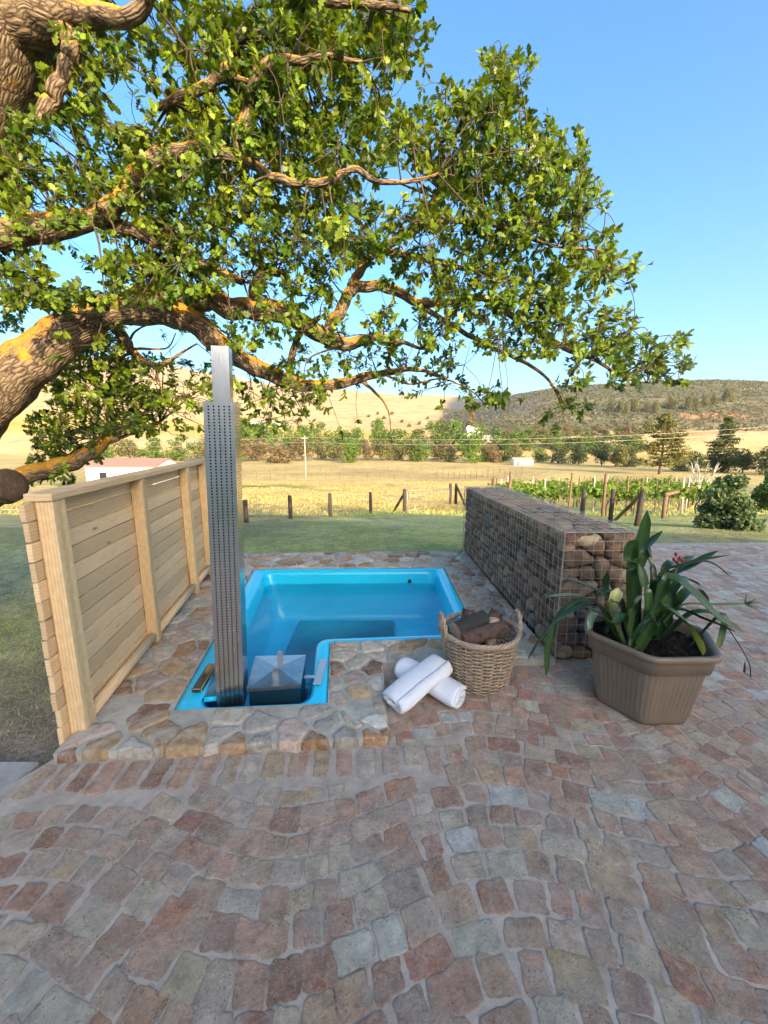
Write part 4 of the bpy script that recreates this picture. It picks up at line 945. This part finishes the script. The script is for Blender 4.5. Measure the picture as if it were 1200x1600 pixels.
me.update(calc_edges=True); a_ = me.color_attributes.new('Col', 'FLOAT_COLOR', 'POINT'); a_.data.foreach_set('color', np.repeat(cc, nv, 0).astype(np.float32).ravel())
me.materials.append(M['oakleaf']); fo = bpy.data.objects.new('crown', me); COL.objects.link(fo); fo.parent = oak
# ------------------------------------------------------------------ generic leafy plants (leaf cards through the crown volume)
def cards(mb, centers, size, n_dir=None, col=(1, 1, 1), var=.25, yel=.25, asp=.6):
    n = len(centers); D = rng.normal(0, 1, (n, 3)); D /= np.linalg.norm(D, axis=1)[:, None]
    U = rng.normal(0, 1, (n, 3))+(n_dir if n_dir is not None else 0); S = np.cross(D, U); S /= np.linalg.norm(S, axis=1)[:, None]+1e-9
    s_ = size*rng.uniform(.6, 1.3, n)[:, None]
    V = np.stack((centers-D*s_*.5, centers+S*s_*asp*.5, centers+D*s_*.5, centers-S*s_*asp*.5), 1).reshape(-1, 3)
    i = np.arange(n)*4; F = np.stack((i, i+1, i+2, i+3), 1).tolist()
    t_ = np.clip(rng.normal(1, var, n), .45, 1.8); y_ = np.clip(rng.normal(0, yel, n), -.2, .8)
    c = np.array(col)*np.stack((t_*(1+y_), t_*(1+.4*y_), t_), 1); mb.add(V, F, np.repeat(c, 4, 0)); return mb
def blob_points(lobes, n):
    """points in the outer shells of several lobes (x, y, z, rx, rz)"""
    L = np.array(lobes); wgt = L[:, 3]**2; k = rng.choice(len(L), n, p=wgt/wgt.sum()); d = rng.normal(0, 1, (n, 3)); d /= np.linalg.norm(d, axis=1)[:, None]
    r_ = rng.uniform(.25, 1, n)**.45; return L[k, :3]+d*r_[:, None]*np.stack((L[k, 3], L[k, 3], L[k, 4]), 1)
def leafy_tree(name, loc, H, W, col, label, cat='tree', group=None, n=900, leaf=.5, trunk_h=.25, nl=9, low=False, tmat=None, fol='crown'):
    t = thing(name, loc, label, cat, group); lob = []
    for i in range(nl):
        a = rng.uniform(0, 6.28); rr_ = W*.5*math.sqrt(rng.random())*.62; zf = rng.uniform(.12 if low else .32, .86); sh = 1-.5*max(0, zf-.5)*1.4
        rx = W*rng.uniform(.17, .27)*sh; lob.append((rr_*sh*math.cos(a), rr_*sh*math.sin(a), H*zf, rx, min(rx*.9, H*.2)))
    lob.append((0, 0, H*.55, W*.26, H*.33)); lob.append((rng.normal(0, .05*W), 0, H*.86, W*.16, H*.13))
    P = blob_points(lob, n); P = P[P[:, 2] > .02*H]
    tm = MB(); k = 7 if H > 3 else 5; lean = rng.normal(0, .03, 2)
    Pt = [(lean[0]*H*s*s, lean[1]*H*s*s, -.3+(H*.75+.3)*s) for s in np.linspace(0, 1, k)]; tm.tube(Pt, np.linspace(H*.024+.01, H*.006, k), 7)
    for l_ in lob[:6]: tm.tube(smooth_path([(0, 0, H*.28), (l_[0]*.5, l_[1]*.5, (H*.28+l_[2])*.55), l_[:3]], 3), np.linspace(H*.010+.004, H*.003, 7), 5)
    obj('trunk', tm, tmat or M['trunk'], t, world=False)
    obj(fol, cards(MB(), P, leaf, n_dir=np.array((0, 0, .8)), col=col), M['treeleaf'], t, world=False, smooth=False); return t
def place_copy(src, loc, s=1., rz=None, label=None, group=None, sz=None):
    o = copy_tree(src); o.location = loc; o.rotation_euler = (0, 0, rng.uniform(0, 6.28) if rz is None else rz); o.scale = (s, s, s if sz is None else sz)
    if label: o['label'] = label
    if group: o['group'] = group
    return o
GREEN, GREYB, OLIVE, DARK = (.105, .175, .022), (.175, .135, .062), (.15, .15, .05), (.055, .085, .028)
# the belt of trees along the river, beyond the field
belt = {}
def belt_tree(kind, px, py, hpx, wpx, label, group):
    p = hit(px, py); D = p[1]; H, W = hpx*D/600, wpx*D/600
    key = (kind, len(belt.get(kind, [])))
    c = dict(green=GREEN, grey=GREYB, olive=OLIVE, dark=DARK)[kind]; pool = belt.setdefault(kind, [])
    if len(pool) < 4:
        o = leafy_tree({'green': 'broadleaf_tree', 'grey': 'brushwood_tree', 'olive': 'olive_tree', 'dark': 'evergreen_tree'}[kind], p-np.array((0, 0, .3)), H, W, c, label, group=group, n=2200, leaf=max(.4, W*.062), nl=13, low=True); o['h'] = H; pool.append((o, H, W))
    else:
        s, h0, w0 = pool[rng.integers(4)]; o = place_copy(s, p-np.array((0, 0, .3)), W/w0, None, label, group, sz=H/h0)
    return o
xs = np.linspace(352, 985, 22)
for i, x in enumerate(xs[::1]):
    x += rng.normal(0, 5); lab = f'bright green river tree, {ORD[i]} in the rear row counted from the flue'
    belt_tree('green', x, 707-rng.uniform(0, 3), rng.uniform(32, 52)*(1 if x < 760 else .72), rng.uniform(38, 66), lab, 'green trees of the river belt')
for i, x in enumerate(np.linspace(385, 800, 19)):
    x += rng.normal(0, 5); k_ = rng.choice(('grey', 'olive', 'green'), p=(.5, .28, .22)); nm_ = dict(grey='grey-brown', olive='olive green', green='bright green')[str(k_)]; k_ = str(k_)
    belt_tree(k_, x, 721+rng.uniform(-3, 3), rng.uniform(22, 44), rng.uniform(30, 54), f'{nm_} river tree, {ORD[i]} in the front row counted from the flue', 'front trees of the river belt')
for i, (x, y, h_, w_, k_) in enumerate([(372, 722, 22, 24, 'green'), (760, 722, 24, 36, 'green'), (700, 722, 24, 40, 'olive'), (845, 722, 24, 34, 'green'), (872, 724, 27, 36, 'dark'), (905, 726, 32, 40, 'dark'), (940, 728, 38, 44, 'dark'), (968, 730, 36, 34, 'olive'), (792, 722, 26, 30, 'green'), (985, 730, 30, 30, 'dark'), (820, 700, 24, 34, 'olive'), (850, 698, 26, 36, 'olive'), (880, 700, 26, 34, 'olive'), (915, 702, 28, 36, 'olive')]):
    belt_tree(k_, x, y, h_, w_, f'{dict(green="low bright green", dark="low dark green", olive="pale olive")[k_]} shrub tree, {ORD[i]} of those standing around the small white shed', 'shrub trees around the white shed')
for i, (x, y, h_, w_, k_) in enumerate([(165, 716, 30, 44, 'green'), (205, 716, 34, 50, 'olive'), (245, 716, 38, 54, 'green'), (285, 716, 42, 56, 'green'), (322, 714, 40, 52, 'olive'), (345, 716, 34, 40, 'green')]):
    belt_tree(k_, x, y+4, h_, w_, f'{"green" if k_ == "green" else "olive green"} bushy tree, {ORD[i]} from the oak trunk above the timber screen', 'bushy trees above the timber screen')
for i, (x, y, h_, w_) in enumerate([(735, 672, 38, 17), (690, 668, 16, 22), (672, 672, 14, 14), (712, 668, 8, 12), (640, 667, 6, 9), (655, 664, 6, 8), (628, 660, 5, 8), (668, 655, 5, 7), (600, 655, 5, 8), (612, 648, 5, 7), (590, 648, 5, 7), (576, 652, 5, 8)]):
    belt_tree('grey' if i < 2 else 'olive', x, y, h_, w_, ['tall grey poplar-like tree beside the white gabled house', 'loose round grey-brown tree on the golden slope'][i] if i < 2 else f'small dark shrub, {ORD[i-2]} from the poplar-like tree on the golden slope', 'trees scattered on the golden slope')
for i in range(14):
    x, y = 950+i*15+rng.normal(0, 4), 648-i*.9+rng.normal(0, 4)
    belt_tree('olive', x, y if i < 6 else y-6, rng.uniform(15, 24), rng.uniform(12, 18), f'yellowish tree, {ORD[i]} from the oak tip in the scrub hill strip', 'strip of trees on the scrub hill')
for i, x in enumerate(np.linspace(792, 1010, 15)):
    y = 688+rng.uniform(-9, 6)-abs(x-900)*.03
    belt_tree('olive' if i % 3 else 'grey', x, y, rng.uniform(14, 24), rng.uniform(16, 28), f'grey-green bushy tree at the foot of the scrub hill, {ORD[i]} from the white house', 'bushy trees at the foot of the hill')
for i, (x, y, h_, w_) in enumerate([(1085, 738, 34, 40), (1120, 738, 26, 44), (1160, 740, 40, 46), (1198, 742, 50, 50), (1060, 736, 22, 30), (1235, 742, 46, 50)]):
    belt_tree('dark', x, y, h_, w_, f'dark evergreen bush, {ORD[i]} of those behind the vineyard below the tall conifers', 'dark bushes behind the vineyard')
# scrub that dots the hill: one mass
sn = 11000; sx_, sy_ = rng.uniform(690, 1500, sn), rng.uniform(300, 700, sn); X = (sx_-600)/600*sy_; Z = height(X, sy_)
keep = (sy_ > 330); X, Yk, Z = X[keep], sy_[keep], Z[keep]; PC_ = np.stack((X, Yk, Z), 1)
rp = np.repeat(PC_, 7, 0)+rng.normal(0, 1, (len(PC_)*7, 3))*np.array((1.0, 1.0, .5))+np.array((0, 0, .7)); sm_ = cards(MB(), rp, 1.9, n_dir=np.array((0, 0, 1.)), col=(.125, .122, .062), var=.35)
props(obj('scrub', sm_, M['treeleaf'], loc=(300, 450, 30), smooth=False), 'low grey-green scrub dotting the hillside', 'scrub', kind='stuff')
# conifers
def conifer(px, py, hpx, wpx, label, broad):
    p = hit(px, py); H, W = hpx*p[1]/600, wpx*p[1]/600; t = thing('conifer_tree', p, label, 'tree'); tm = MB().tube([(0, 0, -.3), (0.1, 0, H*.5), (0, 0, H*.97)], [H*.024, H*.014, .03], 8); cm = []; k = 0
    tiers = 15
    for i in range(tiers):
        f = i/(tiers-1); z = H*(.14+.83*f); L = W*.5*((1-f)**.62 if broad else (1-f)**.8)*rng.uniform(.8, 1.12)+.25
        for b in range(7 if f < .8 else 5):
            if rng.random() < .13: continue
            a = rng.uniform(0, 6.28); l_ = L*rng.uniform(.65, 1.1); e_ = np.array((math.cos(a)*l_, math.sin(a)*l_, z+l_*(.10 if broad else -.05)))
            tm.tube([(0, 0, z), e_*np.array((.5, .5, 1))-np.array((0, 0, .1)), e_], [.09, .06, .02], 4)
            m_ = int(85*(l_/L)); s = rng.uniform(.25, 1.02, m_)[:, None]; q = np.array((0, 0, z))*(1-s)+e_*s+rng.normal(0, 1, (m_, 3))*np.array((.42, .42, .2))*(H/15); cm.append(q)
    obj('trunk', tm, M['trunk'], t, world=False); obj('crown', cards(MB(), np.concatenate(cm), .72*H/14, n_dir=np.array((0, 0, 1.)), col=(.155, .155, .035) if broad else (.085, .11, .034), asp=.4), M['treeleaf'], t, world=False, smooth=False)
conifer(1030, 741, 92, 92, 'broad yellow-green pine standing alone beyond the vineyard', True)
conifer(1127, 738, 84, 58, 'narrow dark layered conifer beyond the large bush', False)
# ------------------------------------------------------------------ buildings in the valley
def gable(mb, x0, x1, y0, y1, z0, zw, zr, along='x', oh=.25, th=.12):
    if along == 'x':
        ym = (y0+y1)/2; A = [(x0-oh, y0-oh, zw-.05), (x1+oh, y0-oh, zw-.05), (x1+oh, ym, zr), (x0-oh, ym, zr), (x0-oh, y1+oh, zw-.05), (x1+oh, y1+oh, zw-.05)]
        F = [(0, 1, 2, 3), (3, 2, 5, 4)]
    else:
        xm = (x0+x1)/2; A = [(x0-oh, y0-oh, zw-.05), (x0-oh, y1+oh, zw-.05), (xm, y1+oh, zr), (xm, y0-oh, zr), (x1+oh, y0-oh, zw-.05), (x1+oh, y1+oh, zw-.05)]; F = [(0, 3, 2, 1), (3, 4, 5, 2)]
    V = np.array(A, float); V2 = V-np.array((0, 0, th)); mb.add(np.vstack((V, V2)), F+[tuple(i+6 for i in f[::-1]) for f in F]+([(0, 6, 7, 1), (4, 5, 11, 10), (0, 3, 9, 6), (3, 4, 10, 9), (1, 7, 8, 2), (2, 8, 11, 5)] if along == 'x' else [(0, 1, 7, 6), (4, 10, 11, 5), (0, 6, 9, 3), (3, 9, 10, 4), (1, 2, 8, 7), (2, 5, 11, 8)])); return mb
def house(name, px, py, wpx, hpx, depth, roof_h, label, roofm, along='x', wins=(), cat='house', rz=0., doors=(), chim=False):
    p = hit(px, py); k = p[1]/600; W, H = wpx*k, hpx*k; t = thing(name, p-np.array((0, 0, .2)), label, cat, rz=rz); x0, x1 = -W/2, W/2
    b = MB().box((0, depth/2, H/2), (W, depth, H))
    if along == 'x': b.add([(x0, 0, H), (x0, depth, H), (x0, depth/2, H+roof_h), (x1, 0, H), (x1, depth, H), (x1, depth/2, H+roof_h)], [(0, 2, 1), (3, 4, 5)])
    else: b.add([(x0, 0, H), (x1, 0, H), (0, 0, H+roof_h), (x0, depth, H), (x1, depth, H), (0, depth, H+roof_h)], [(0, 1, 2), (3, 5, 4)])
    obj('wall', b, M['white'], t, world=False, smooth=False); rf = obj('roof', gable(MB(), x0, x1, 0, depth, 0, H+.06, H+roof_h+.12, along, W*.015+.1), roofm, t, world=False, smooth=False)
    for (u, v, a, c) in wins: obj('window', MB().box((x0+u*W, -.02, v*H), (a*W, .1, c*H)), M['darkglass'], t, world=False, smooth=False)
    for (u, a, c) in doors: obj('door', MB().box((x0+u*W, -.02, c*H/2), (a*W, .1, c*H)), M['brownpost'], t, world=False, smooth=False)
    if chim: obj('chimney', MB().box((x0+W*.14, depth*.3, H+roof_h*.75), (W*.16, W*.16, roof_h*1.5), bev=.05), M['white'], rf, world=False, smooth=False)
    return t
house('small_shed', 818, 727, 29, 8, 5, 1.0, 'small white shed with a pale green roof at the edge of the field', M['greenroof'], 'x', [(.8, .55, .1, .3)], 'shed', doors=[(.2, .12, .8)])
house('white_house', 740, 681, 20, 10, 9, 2.2, 'white gabled house with a stout end chimney on the golden slope', M['white'], 'x', [(.15, .5, .1, .25)], chim=True)
vh = house('veranda_house', 752, 690, 54, 6, 8, 2.0, 'long low house with a grey roof and open veranda below the white gabled house', M['greyroof'], 'x', [(u, .42, .11, .6) for u in (.3, .46, .62, .78, .93)])
for i in range(6):
    k = hit(752, 690)[1]/600; obj('veranda_post', MB().box((-27*k+54*k*(.22+i*.155), -1.2, 3*k), (.35, .35, 6*k)), M['white'], vh, world=False, smooth=False)
house('farm_shed', 405, 667, 26, 8, 10, 1.5, 'pale blue-roofed farm shed glimpsed under the oak beside the flue', M['greyroof'], 'x', [(.3, .4, .12, .5), (.7, .4, .12, .5)], 'shed')
house('farm_store', 437, 669, 20, 7, 8, 1.4, 'white farm store glimpsed under the oak, farther from the flue than the blue-roofed shed', M['greyroof'], 'x', [(.5, .4, .2, .5)], 'shed')
rh = house('cottage', 190, 757, 108, 30, 7.5, 1.0, 'white cottage with a low faded red roof showing above the timber screen', M['redroof'], 'x', [(.25, .5, .1, .4), (.7, .5, .1, .4)])
# ------------------------------------------------------------------ power line
pp = hit(478, 748); k = pp[1]/600; PHt = 66*k
po = thing('power_pole', pp, 'slim grey power pole standing alone in the golden field', 'power pole'); obj('pole', MB().tube([(0, 0, -.4), (.03, 0, PHt*.5), (0, 0, PHt)], [.11, .10, .08], 10), M['greytrunk'], po, world=False)
obj('crossarm', MB().box((0, -.12, PHt-.5), (1.5, .1, .12), bev=.01), M['greytrunk'], po, world=False, smooth=False)
for i_, (y0, y1, y2, dz) in enumerate(((700, 683, 692, 0), (706, 691, 700, 0))):
    Yp = pp[1]; a = at(-300, y0-14, Yp*1.05); b = at(478, y1, Yp); c = at(1300, y2-34, Yp*.9); P = []
    for q0, q1, sag in ((a, b, 1.), (b, c, 1.6)):
        for s in np.linspace(0, 1, 16)[:-1 if q0 is a else None]: P.append(q0+(q1-q0)*s-np.array((0, 0, sag*4*s*(1-s))))
    props(obj('power_cable', MB().tube(P, .022, 5), M['wire'], loc=b), ('upper' if i_ == 0 else 'lower')+' power cable strung from the pole across the valley', 'cable', 'cables on the power pole')
# ------------------------------------------------------------------ fences
def post(name, foot, h, r, mat, label, group, top_cut=True, lean=(0, 0)):
    o = obj(name, MB().tube([(0, 0, -.3), (lean[0]*.5, lean[1]*.5, h*.5), (lean[0], lean[1], h-.02), (lean[0]*1.0, lean[1], h)], [r*1.05, r, r*.96, r*.82], 9, jit=.05), mat, loc=foot, world=False); return props(o, label, 'fence post', group)
near = [(385, 817, 37), (454, 811, 38), (516, 807, 37), (579, 803, 35), (632, 802, 39)]
feet = []
for i, (x, y, hp) in enumerate(near):
    p = hit(x, y); feet.append(p); h_ = hp*p[1]/600
    post('fence_post', p, h_, .075 if i < 4 else .09, M['post'], ['dark fence post standing closest to the flue beyond the lawn', 'dark fence post, second from the flue along the lawn edge', 'dark fence post, third from the flue, behind the middle of the tub', 'dark fence post without a brace, next to the braced one', 'dark braced fence post at the open end of the lawn fence'][i], 'dark posts along the lawn edge')
p = feet[4]; h_ = 39*p[1]/600; q = hit(613, 800)
props(obj('brace_strut', MB().tube([(q-p)[:3]+np.array((0, 0, -.1)), (0, 0, h_*.85)], .06, 8), M['post'], loc=p, world=False), 'dark slanting strut propping the braced post at the end of the lawn fence', 'strut')
gpst = []
for i, (x, y, hp, l_) in enumerate([(703, 789, 34, 'dark gate post next to the wire gate'), (712, 788, 33, 'dark post doubled up right behind the wire gate post')]):
    p = hit(x, y); gpst.append(p); post('gate_post', p, hp*p[1]/600, .11, M['post'], l_, 'posts at the wire gate')
p = gpst[1]; q = hit(728, 790); props(obj('gate_strut', MB().tube([(q-p)+np.array((0, 0, -.1)), (0, 0, 30*p[1]/600)], .08, 8), M['post'], loc=p, world=False), 'dark strut leaning on the gate posts beside the gabion', 'strut')
g0, g1 = feet[4], gpst[0]; gt = thing('wire_gate', (g0+g1)/2, 'thin wire gate between the braced post and the gate post', 'gate'); gm, gw = MB(), MB(); h_ = 1.15
for z in (.12, h_): gm.tube([g0+np.array((.15, 0, z)), g1+np.array((-.15, 0, z))], .02, 6)
for s in (.04, .96): gm.tube([g0+(g1-g0)*s+np.array((0, 0, .1)), g0+(g1-g0)*s+np.array((0, 0, h_))], .02, 6)
for s in np.linspace(.1, .9, 9): gw.tube([g0+(g1-g0)*s+np.array((0, 0, .12)), g0+(g1-g0)*(s+rng.normal(0, .01))+np.array((0, 0, h_))], .008, 4)
for z in (.35, .6, .85): gw.tube([g0+np.array((.1, 0, z)), g1+np.array((-.1, 0, z))], .006, 4)
obj('gate_frame', gm, M['wire'], gt); obj('wire_mesh', gw, M['wire'], gt)
fwr = MB()
for z in (.3, .6, .9):
    for a, b in zip(feet[:-1], feet[1:]): fwr.tube([a+np.array((0, 0, z)), (a+b)/2+np.array((0, 0, z-.02)), b+np.array((0, 0, z))], .005, 4)
    fwr.tube([feet[0]+(feet[0]-feet[1])*3+np.array((0, 0, z)), feet[0]+np.array((0, 0, z))], .005, 4)
props(obj('fence_wire', fwr, M['wire'], loc=feet[2]), 'thin wires strung between the dark posts along the lawn edge', 'wire')
# distant fence rows in the golden field
sp_ = None
def far_row(pts, hpx, r, labfn, group):
    global sp_
    for i, (x, y) in enumerate(pts):
        p = hit(x, y); h_ = hpx*p[1]/600*rng.uniform(.9, 1.08)
        if sp_ is None: sp_ = post('field_post', p, 1.2, .07, M['brownpost'], labfn(i), group); sp_.scale = (r/.07, r/.07, h_/1.2)
        else:
            o = sp_.copy(); COL.objects.link(o); o.location = p; o.scale = (r/.07, r/.07, h_/1.2); o['label'] = labfn(i); o['group'] = group
far_row([(380+i*21.5, 749.5+.0*i-(.05*i)) for i in range(15)], 11, .055, lambda i: f'thin field post, {ORD[i]} of the near field fence counted from the flue', 'posts of the near field fence')
far_row([(683+i*8.8, 748-.02*i*i) for i in range(16)], 12, .085, lambda i: f'thick field post, {ORD[i]} of the close-set run ending behind the gabion', 'close-set posts of the field fence')
far_row([(378+i*17.5, 735.5) for i in range(26)], 7, .06, lambda i: f'tiny far field post, {ORD[i]} of the far field fence counted from the flue', 'posts of the far field fence')
# ------------------------------------------------------------------ vineyard
VG = (.135, .215, .024)
def vine_proto(label):
    t = thing('grapevine', (0, 0, 0), label, 'grapevine', 'vines of the vineyard'); tm = MB(); b = rng.normal(0, .05, 2)
    tm.tube(smooth_path([(0, 0, -.1), (b[0], b[1], .35), (-b[0], 0, .65), (.05, 0, .8)], 3), np.linspace(.045, .03, 10), 7)
    for sgn in (-1, 1): tm.tube(smooth_path([(0, 0, .72), (sgn*.3, .02, .86), (sgn*.62, 0, .9)], 3), np.linspace(.03, .012, 7), 6)
    pts = []
    for _ in range(13):
        x0 = rng.uniform(-.65, .65); P = np.array((x0, rng.normal(0, .07), .85)); d = np.array((rng.normal(0, .3), rng.normal(0, .25), 1.))
        L = rng.uniform(.3, .8); e_ = P+d*L; e_[2] -= rng.uniform(0, .25); tm.tube([P, (P+e_)/2, e_], [.008, .006, .003], 4)
        for s in np.linspace(.05, 1, 13): pts.append(P+(e_-P)*s+rng.normal(0, .07, 3))
    obj('trunk', tm, M['trunk'], t, world=False); obj('foliage', cards(MB(), np.array(pts), .175, n_dir=np.array((0, 0, .8)), col=VG, asp=.95, var=.3), M['treeleaf'], t, world=False, smooth=False); return t
protos = []; rows = [(16.5, 6.0, 15.8), (20, 6.4, 20), (24, 7.5, 24), (28.5, 9, 29), (34, 11, 35), (41, 14, 42)]
RN = ['front', 'second', 'third', 'fourth', 'fifth', 'rearmost']
for ri, (Yr, xa, xb) in enumerate(rows):
    x, i = xa, 0; rowlab = f'{RN[ri]} vine row' if ri else 'front vine row facing the lawn'
    while x < xb:
        y_ = Yr+(x-xa)*.16; p = np.array((x, y_, float(height(np.array([x]), np.array([y_]))[0])))
        lab = f'leafy grapevine, {ORD[i]} from the gabion end of the {rowlab}'
        if len(protos) < 5: o = vine_proto(lab); o.location = p; o.rotation_euler.z = .16; protos.append(o)
        else: o = place_copy(protos[rng.integers(5)], p, rng.uniform(.85, 1.15), .16+(math.pi if rng.random() < .5 else 0), lab)
        x += rng.uniform(1.3, 1.8); i += 1
    for j_, xx in enumerate(np.arange(xa-.7, xb, 2.9)):
        y_ = Yr+(xx-xa)*.16; p = np.array((xx, y_, float(height(np.array([xx]), np.array([y_]))[0])))
        post('vineyard_post', p, rng.uniform(1.7, 2.0), .045 if j_ else .07, M['brownpost'] if rng.random() < .7 else M['greytrunk'], f'weathered trellis post, {ORD[j_]} from the gabion end of the {rowlab}', 'trellis posts of the vineyard', lean=(rng.normal(0, .05), 0))
# posts and rail right behind the gabion
for x, y, hp, m_, l_ in [(909, 800, 36, M['post'], 'dark leaning post just above the back edge of the gabion'), (941, 793, 54, M['brownpost'], 'tall grey-brown end post behind the middle of the gabion'), (953, 803, 40, M['post'], 'short dark post behind the front half of the gabion')]:
    p = hit(x, y+14); post('boundary_post', p, (hp+14)*p[1]/600, .065, m_, l_, 'posts behind the gabion', lean=(rng.normal(0, .05), 0))
p = hit(994, 822); hp_ = 58*p[1]/600; o = post('brace_post', p, hp_, .07, M['post'], 'dark braced post between the planter leaves and the low rail', 'posts behind the gabion', lean=(.08, 0))
q = hit(958, 812); props(obj('brace_strut', MB().tube([(q-p)+np.array((0, 0, -.1)), (.07, 0, hp_*.9)], .055, 8), M['brownpost'], loc=p, world=False), 'brown slanting strut propping the dark post behind the gabion', 'strut')
a, b = hit(1036, 810), hit(1074, 795); ra = thing('log_rail', (a+b)/2, 'low brown log rail on two short posts in front of the vines', 'rail'); ha, hb_ = 38*a[1]/600, 32*b[1]/600
for q, h_ in ((a, ha), (b, hb_)): obj('post', MB().tube([q-np.array((0, 0, .2)), q+np.array((0, 0, h_))], .075, 10), M['brownpost'], ra)
dl = (b-a)/np.linalg.norm(b-a); obj('rail', MB().tube([a+np.array((0, 0, ha))-dl*.15, b+np.array((0, 0, hb_))+dl*.35], .075, 10), M['brownpost'], ra)
# shrubs at the edge of the paving
def round_shrub(px, py, hpx, wpx, label, n=6500, leaf=.10, col=(.115, .165, .070)):
    p = hit(px, py); k = p[1]/600; H, W = hpx*k, wpx*k
    return leafy_tree('round_shrub', p-np.array((0, 0, .05)), H, W, col, label, 'shrub', None, n, leaf, nl=12, low=True, fol='foliage')
round_shrub(1132, 826, 92, 92, 'rounded grey-green shrub on bare soil beyond the paving')
round_shrub(1205, 806, 78, 66, 'darker green shrub cut by the picture edge behind the rounded one', col=(.085, .15, .035))
p = hit(1090, 790); ds = thing('dead_shrub', p, 'pale leafless gnarled shrub behind the rounded green one', 'shrub'); dm = MB(); k = p[1]/600
for _ in range(16):
    a = rng.uniform(0, 6.28); l_ = rng.uniform(.5, 1.); e_ = np.array((math.cos(a)*26*k*l_, math.sin(a)*14*k, rng.uniform(38, 70)*k)); m_ = e_*np.array((.3, .3, .55))+rng.normal(0, .06, 3)
    dm.tube(smooth_path([(rng.normal(0, .05), 0, -.1), m_, e_], 4), np.linspace(.06, .015, 9), 6)
    for _ in range(3): dm.tube([m_+(e_-m_)*.5, e_+rng.normal(0, .16, 3)], [.02, .008], 5)
obj('branches', dm, M['greytrunk'], ds, world=False)
# bird
bp = at(1017, 413, 60.); bi = thing('bird', bp, 'tiny dark bird flying in the blue sky to the right of the oak', 'bird'); bm2 = MB().tube([(-.35, 0, 0), (-.1, 0, .03), (.2, 0, .02), (.42, 0, .05)], [.02, .09, .08, .02], 8)
obj('body', bm2, M['bird'], bi, world=False)
for sgn in (-1, 1): obj('wing', MB().add([(-.12, 0, .05), (.15, 0, .05), (.02, sgn*.45, .22), (-.12, sgn*.8, .12), (-.12, 0, .03), (.15, 0, .03), (.02, sgn*.45, .2), (-.12, sgn*.8, .11)], [(0, 1, 2, 3), (7, 6, 5, 4), (0, 4, 5, 1), (1, 5, 6, 2), (2, 6, 7, 3), (3, 7, 4, 0)]), M['bird'], bi, world=False, smooth=False)
# tree out of frame whose crown dapples the far lawn
leafy_tree('unseen_shade_tree', (9.3, -3., -.1), 6.8, 4.8, GREEN, 'unseen tree out of frame, dappling the lawn with shade', n=1600, leaf=.45)
# ------------------------------------------------------------------ grass
def grass(n, xr, yr, hmin, hmax, wd, cols, keepfn, name, label):
    x = rng.uniform(*xr, n); y = yr[0]*(yr[1]/yr[0])**rng.random(n); kf = keepfn(x, y); x, y = x[kf], y[kf]; n = len(x)
    z = height(x, y)-.01; a = rng.uniform(0, 6.28, n); h_ = rng.uniform(hmin, hmax, n)*(1+.4*wob(x, y, 1.1)); w2 = wd*rng.uniform(.6, 1.2, n); bx, by = rng.normal(0, .5, n)*h_, rng.normal(0, .5, n)*h_
    V = np.stack((np.stack((x-np.cos(a)*w2, y-np.sin(a)*w2, z), 1), np.stack((x+np.cos(a)*w2, y+np.sin(a)*w2, z), 1), np.stack((x+bx, y+by, z+h_), 1)), 1).reshape(-1, 3)
    F = np.arange(3*n).reshape(-1, 3).tolist(); c = cols(x, y)*rng.uniform(.65, 1.4, n)[:, None]; m_ = MB(); m_.add(V, F, np.repeat(c, 3, 0))
    props(obj(name, m_, M['grassm'], smooth=False), label, 'grass', kind='stuff')
M['grassm'] = mat_leaf('grass_blade', (.8,)*3, (1.2,)*3, .25, .7)
gcol = lambda x, y: np.clip(ground_colour(x, y)*np.array((1.55, 1.5, .95)), 0, 1)
def lawn_keep(x, y):
    pave = (x > -1.75-.165*(y-1.8)) & (x < 6.8) & (y < 5.55+.0*x)
    return ~pave & ~((x > 1.0) & (x < 1.9) & (y < 5.6)) & (y > .5) & ~((x > 1.8) & (y < 6.15)) & ~((x > -3.4) & (y < 1.75)) & (wob(x, y, .9)+wob(x, y, .31) > -.75)
grass(150000, (-9, 13), (1.2, 22), .012, .05, .0035, gcol, lawn_keep, 'lawn_grass', 'short green lawn grass between the paving and the dark posts')
grass(60000, (-30, 40), (17, 70), .05, .24, .016, gcol, lambda x, y: (np.abs(x/y) < 1.15) & (wob(x, y, 3.) > -.5), 'dry_grass', 'golden dry grass on the slope beyond the lawn posts')
# ------------------------------------------------------------------ thin evening haze over the valley
hm = bpy.data.materials.new('haze'); hm.use_nodes = True; t_ = hm.node_tree; t_.nodes.remove(t_.nodes['Principled BSDF']); pv = t_.nodes.new('ShaderNodeVolumePrincipled')
pv.inputs['Color'].default_value = (.86, .90, .95, 1); pv.inputs['Density'].default_value = .0001; pv.inputs['Anisotropy'].default_value = .2; t_.links.new(pv.outputs[0], t_.nodes['Material Output'].inputs['Volume'])
hz = obj('haze', MB().box((0, 0, (Z_.min()+Z_.max())/2+1), (6800, 6800, Z_.max()-Z_.min()+12)), hm, smooth=False); props(hz, 'thin evening haze lying over the valley', 'haze', kind='stuff')
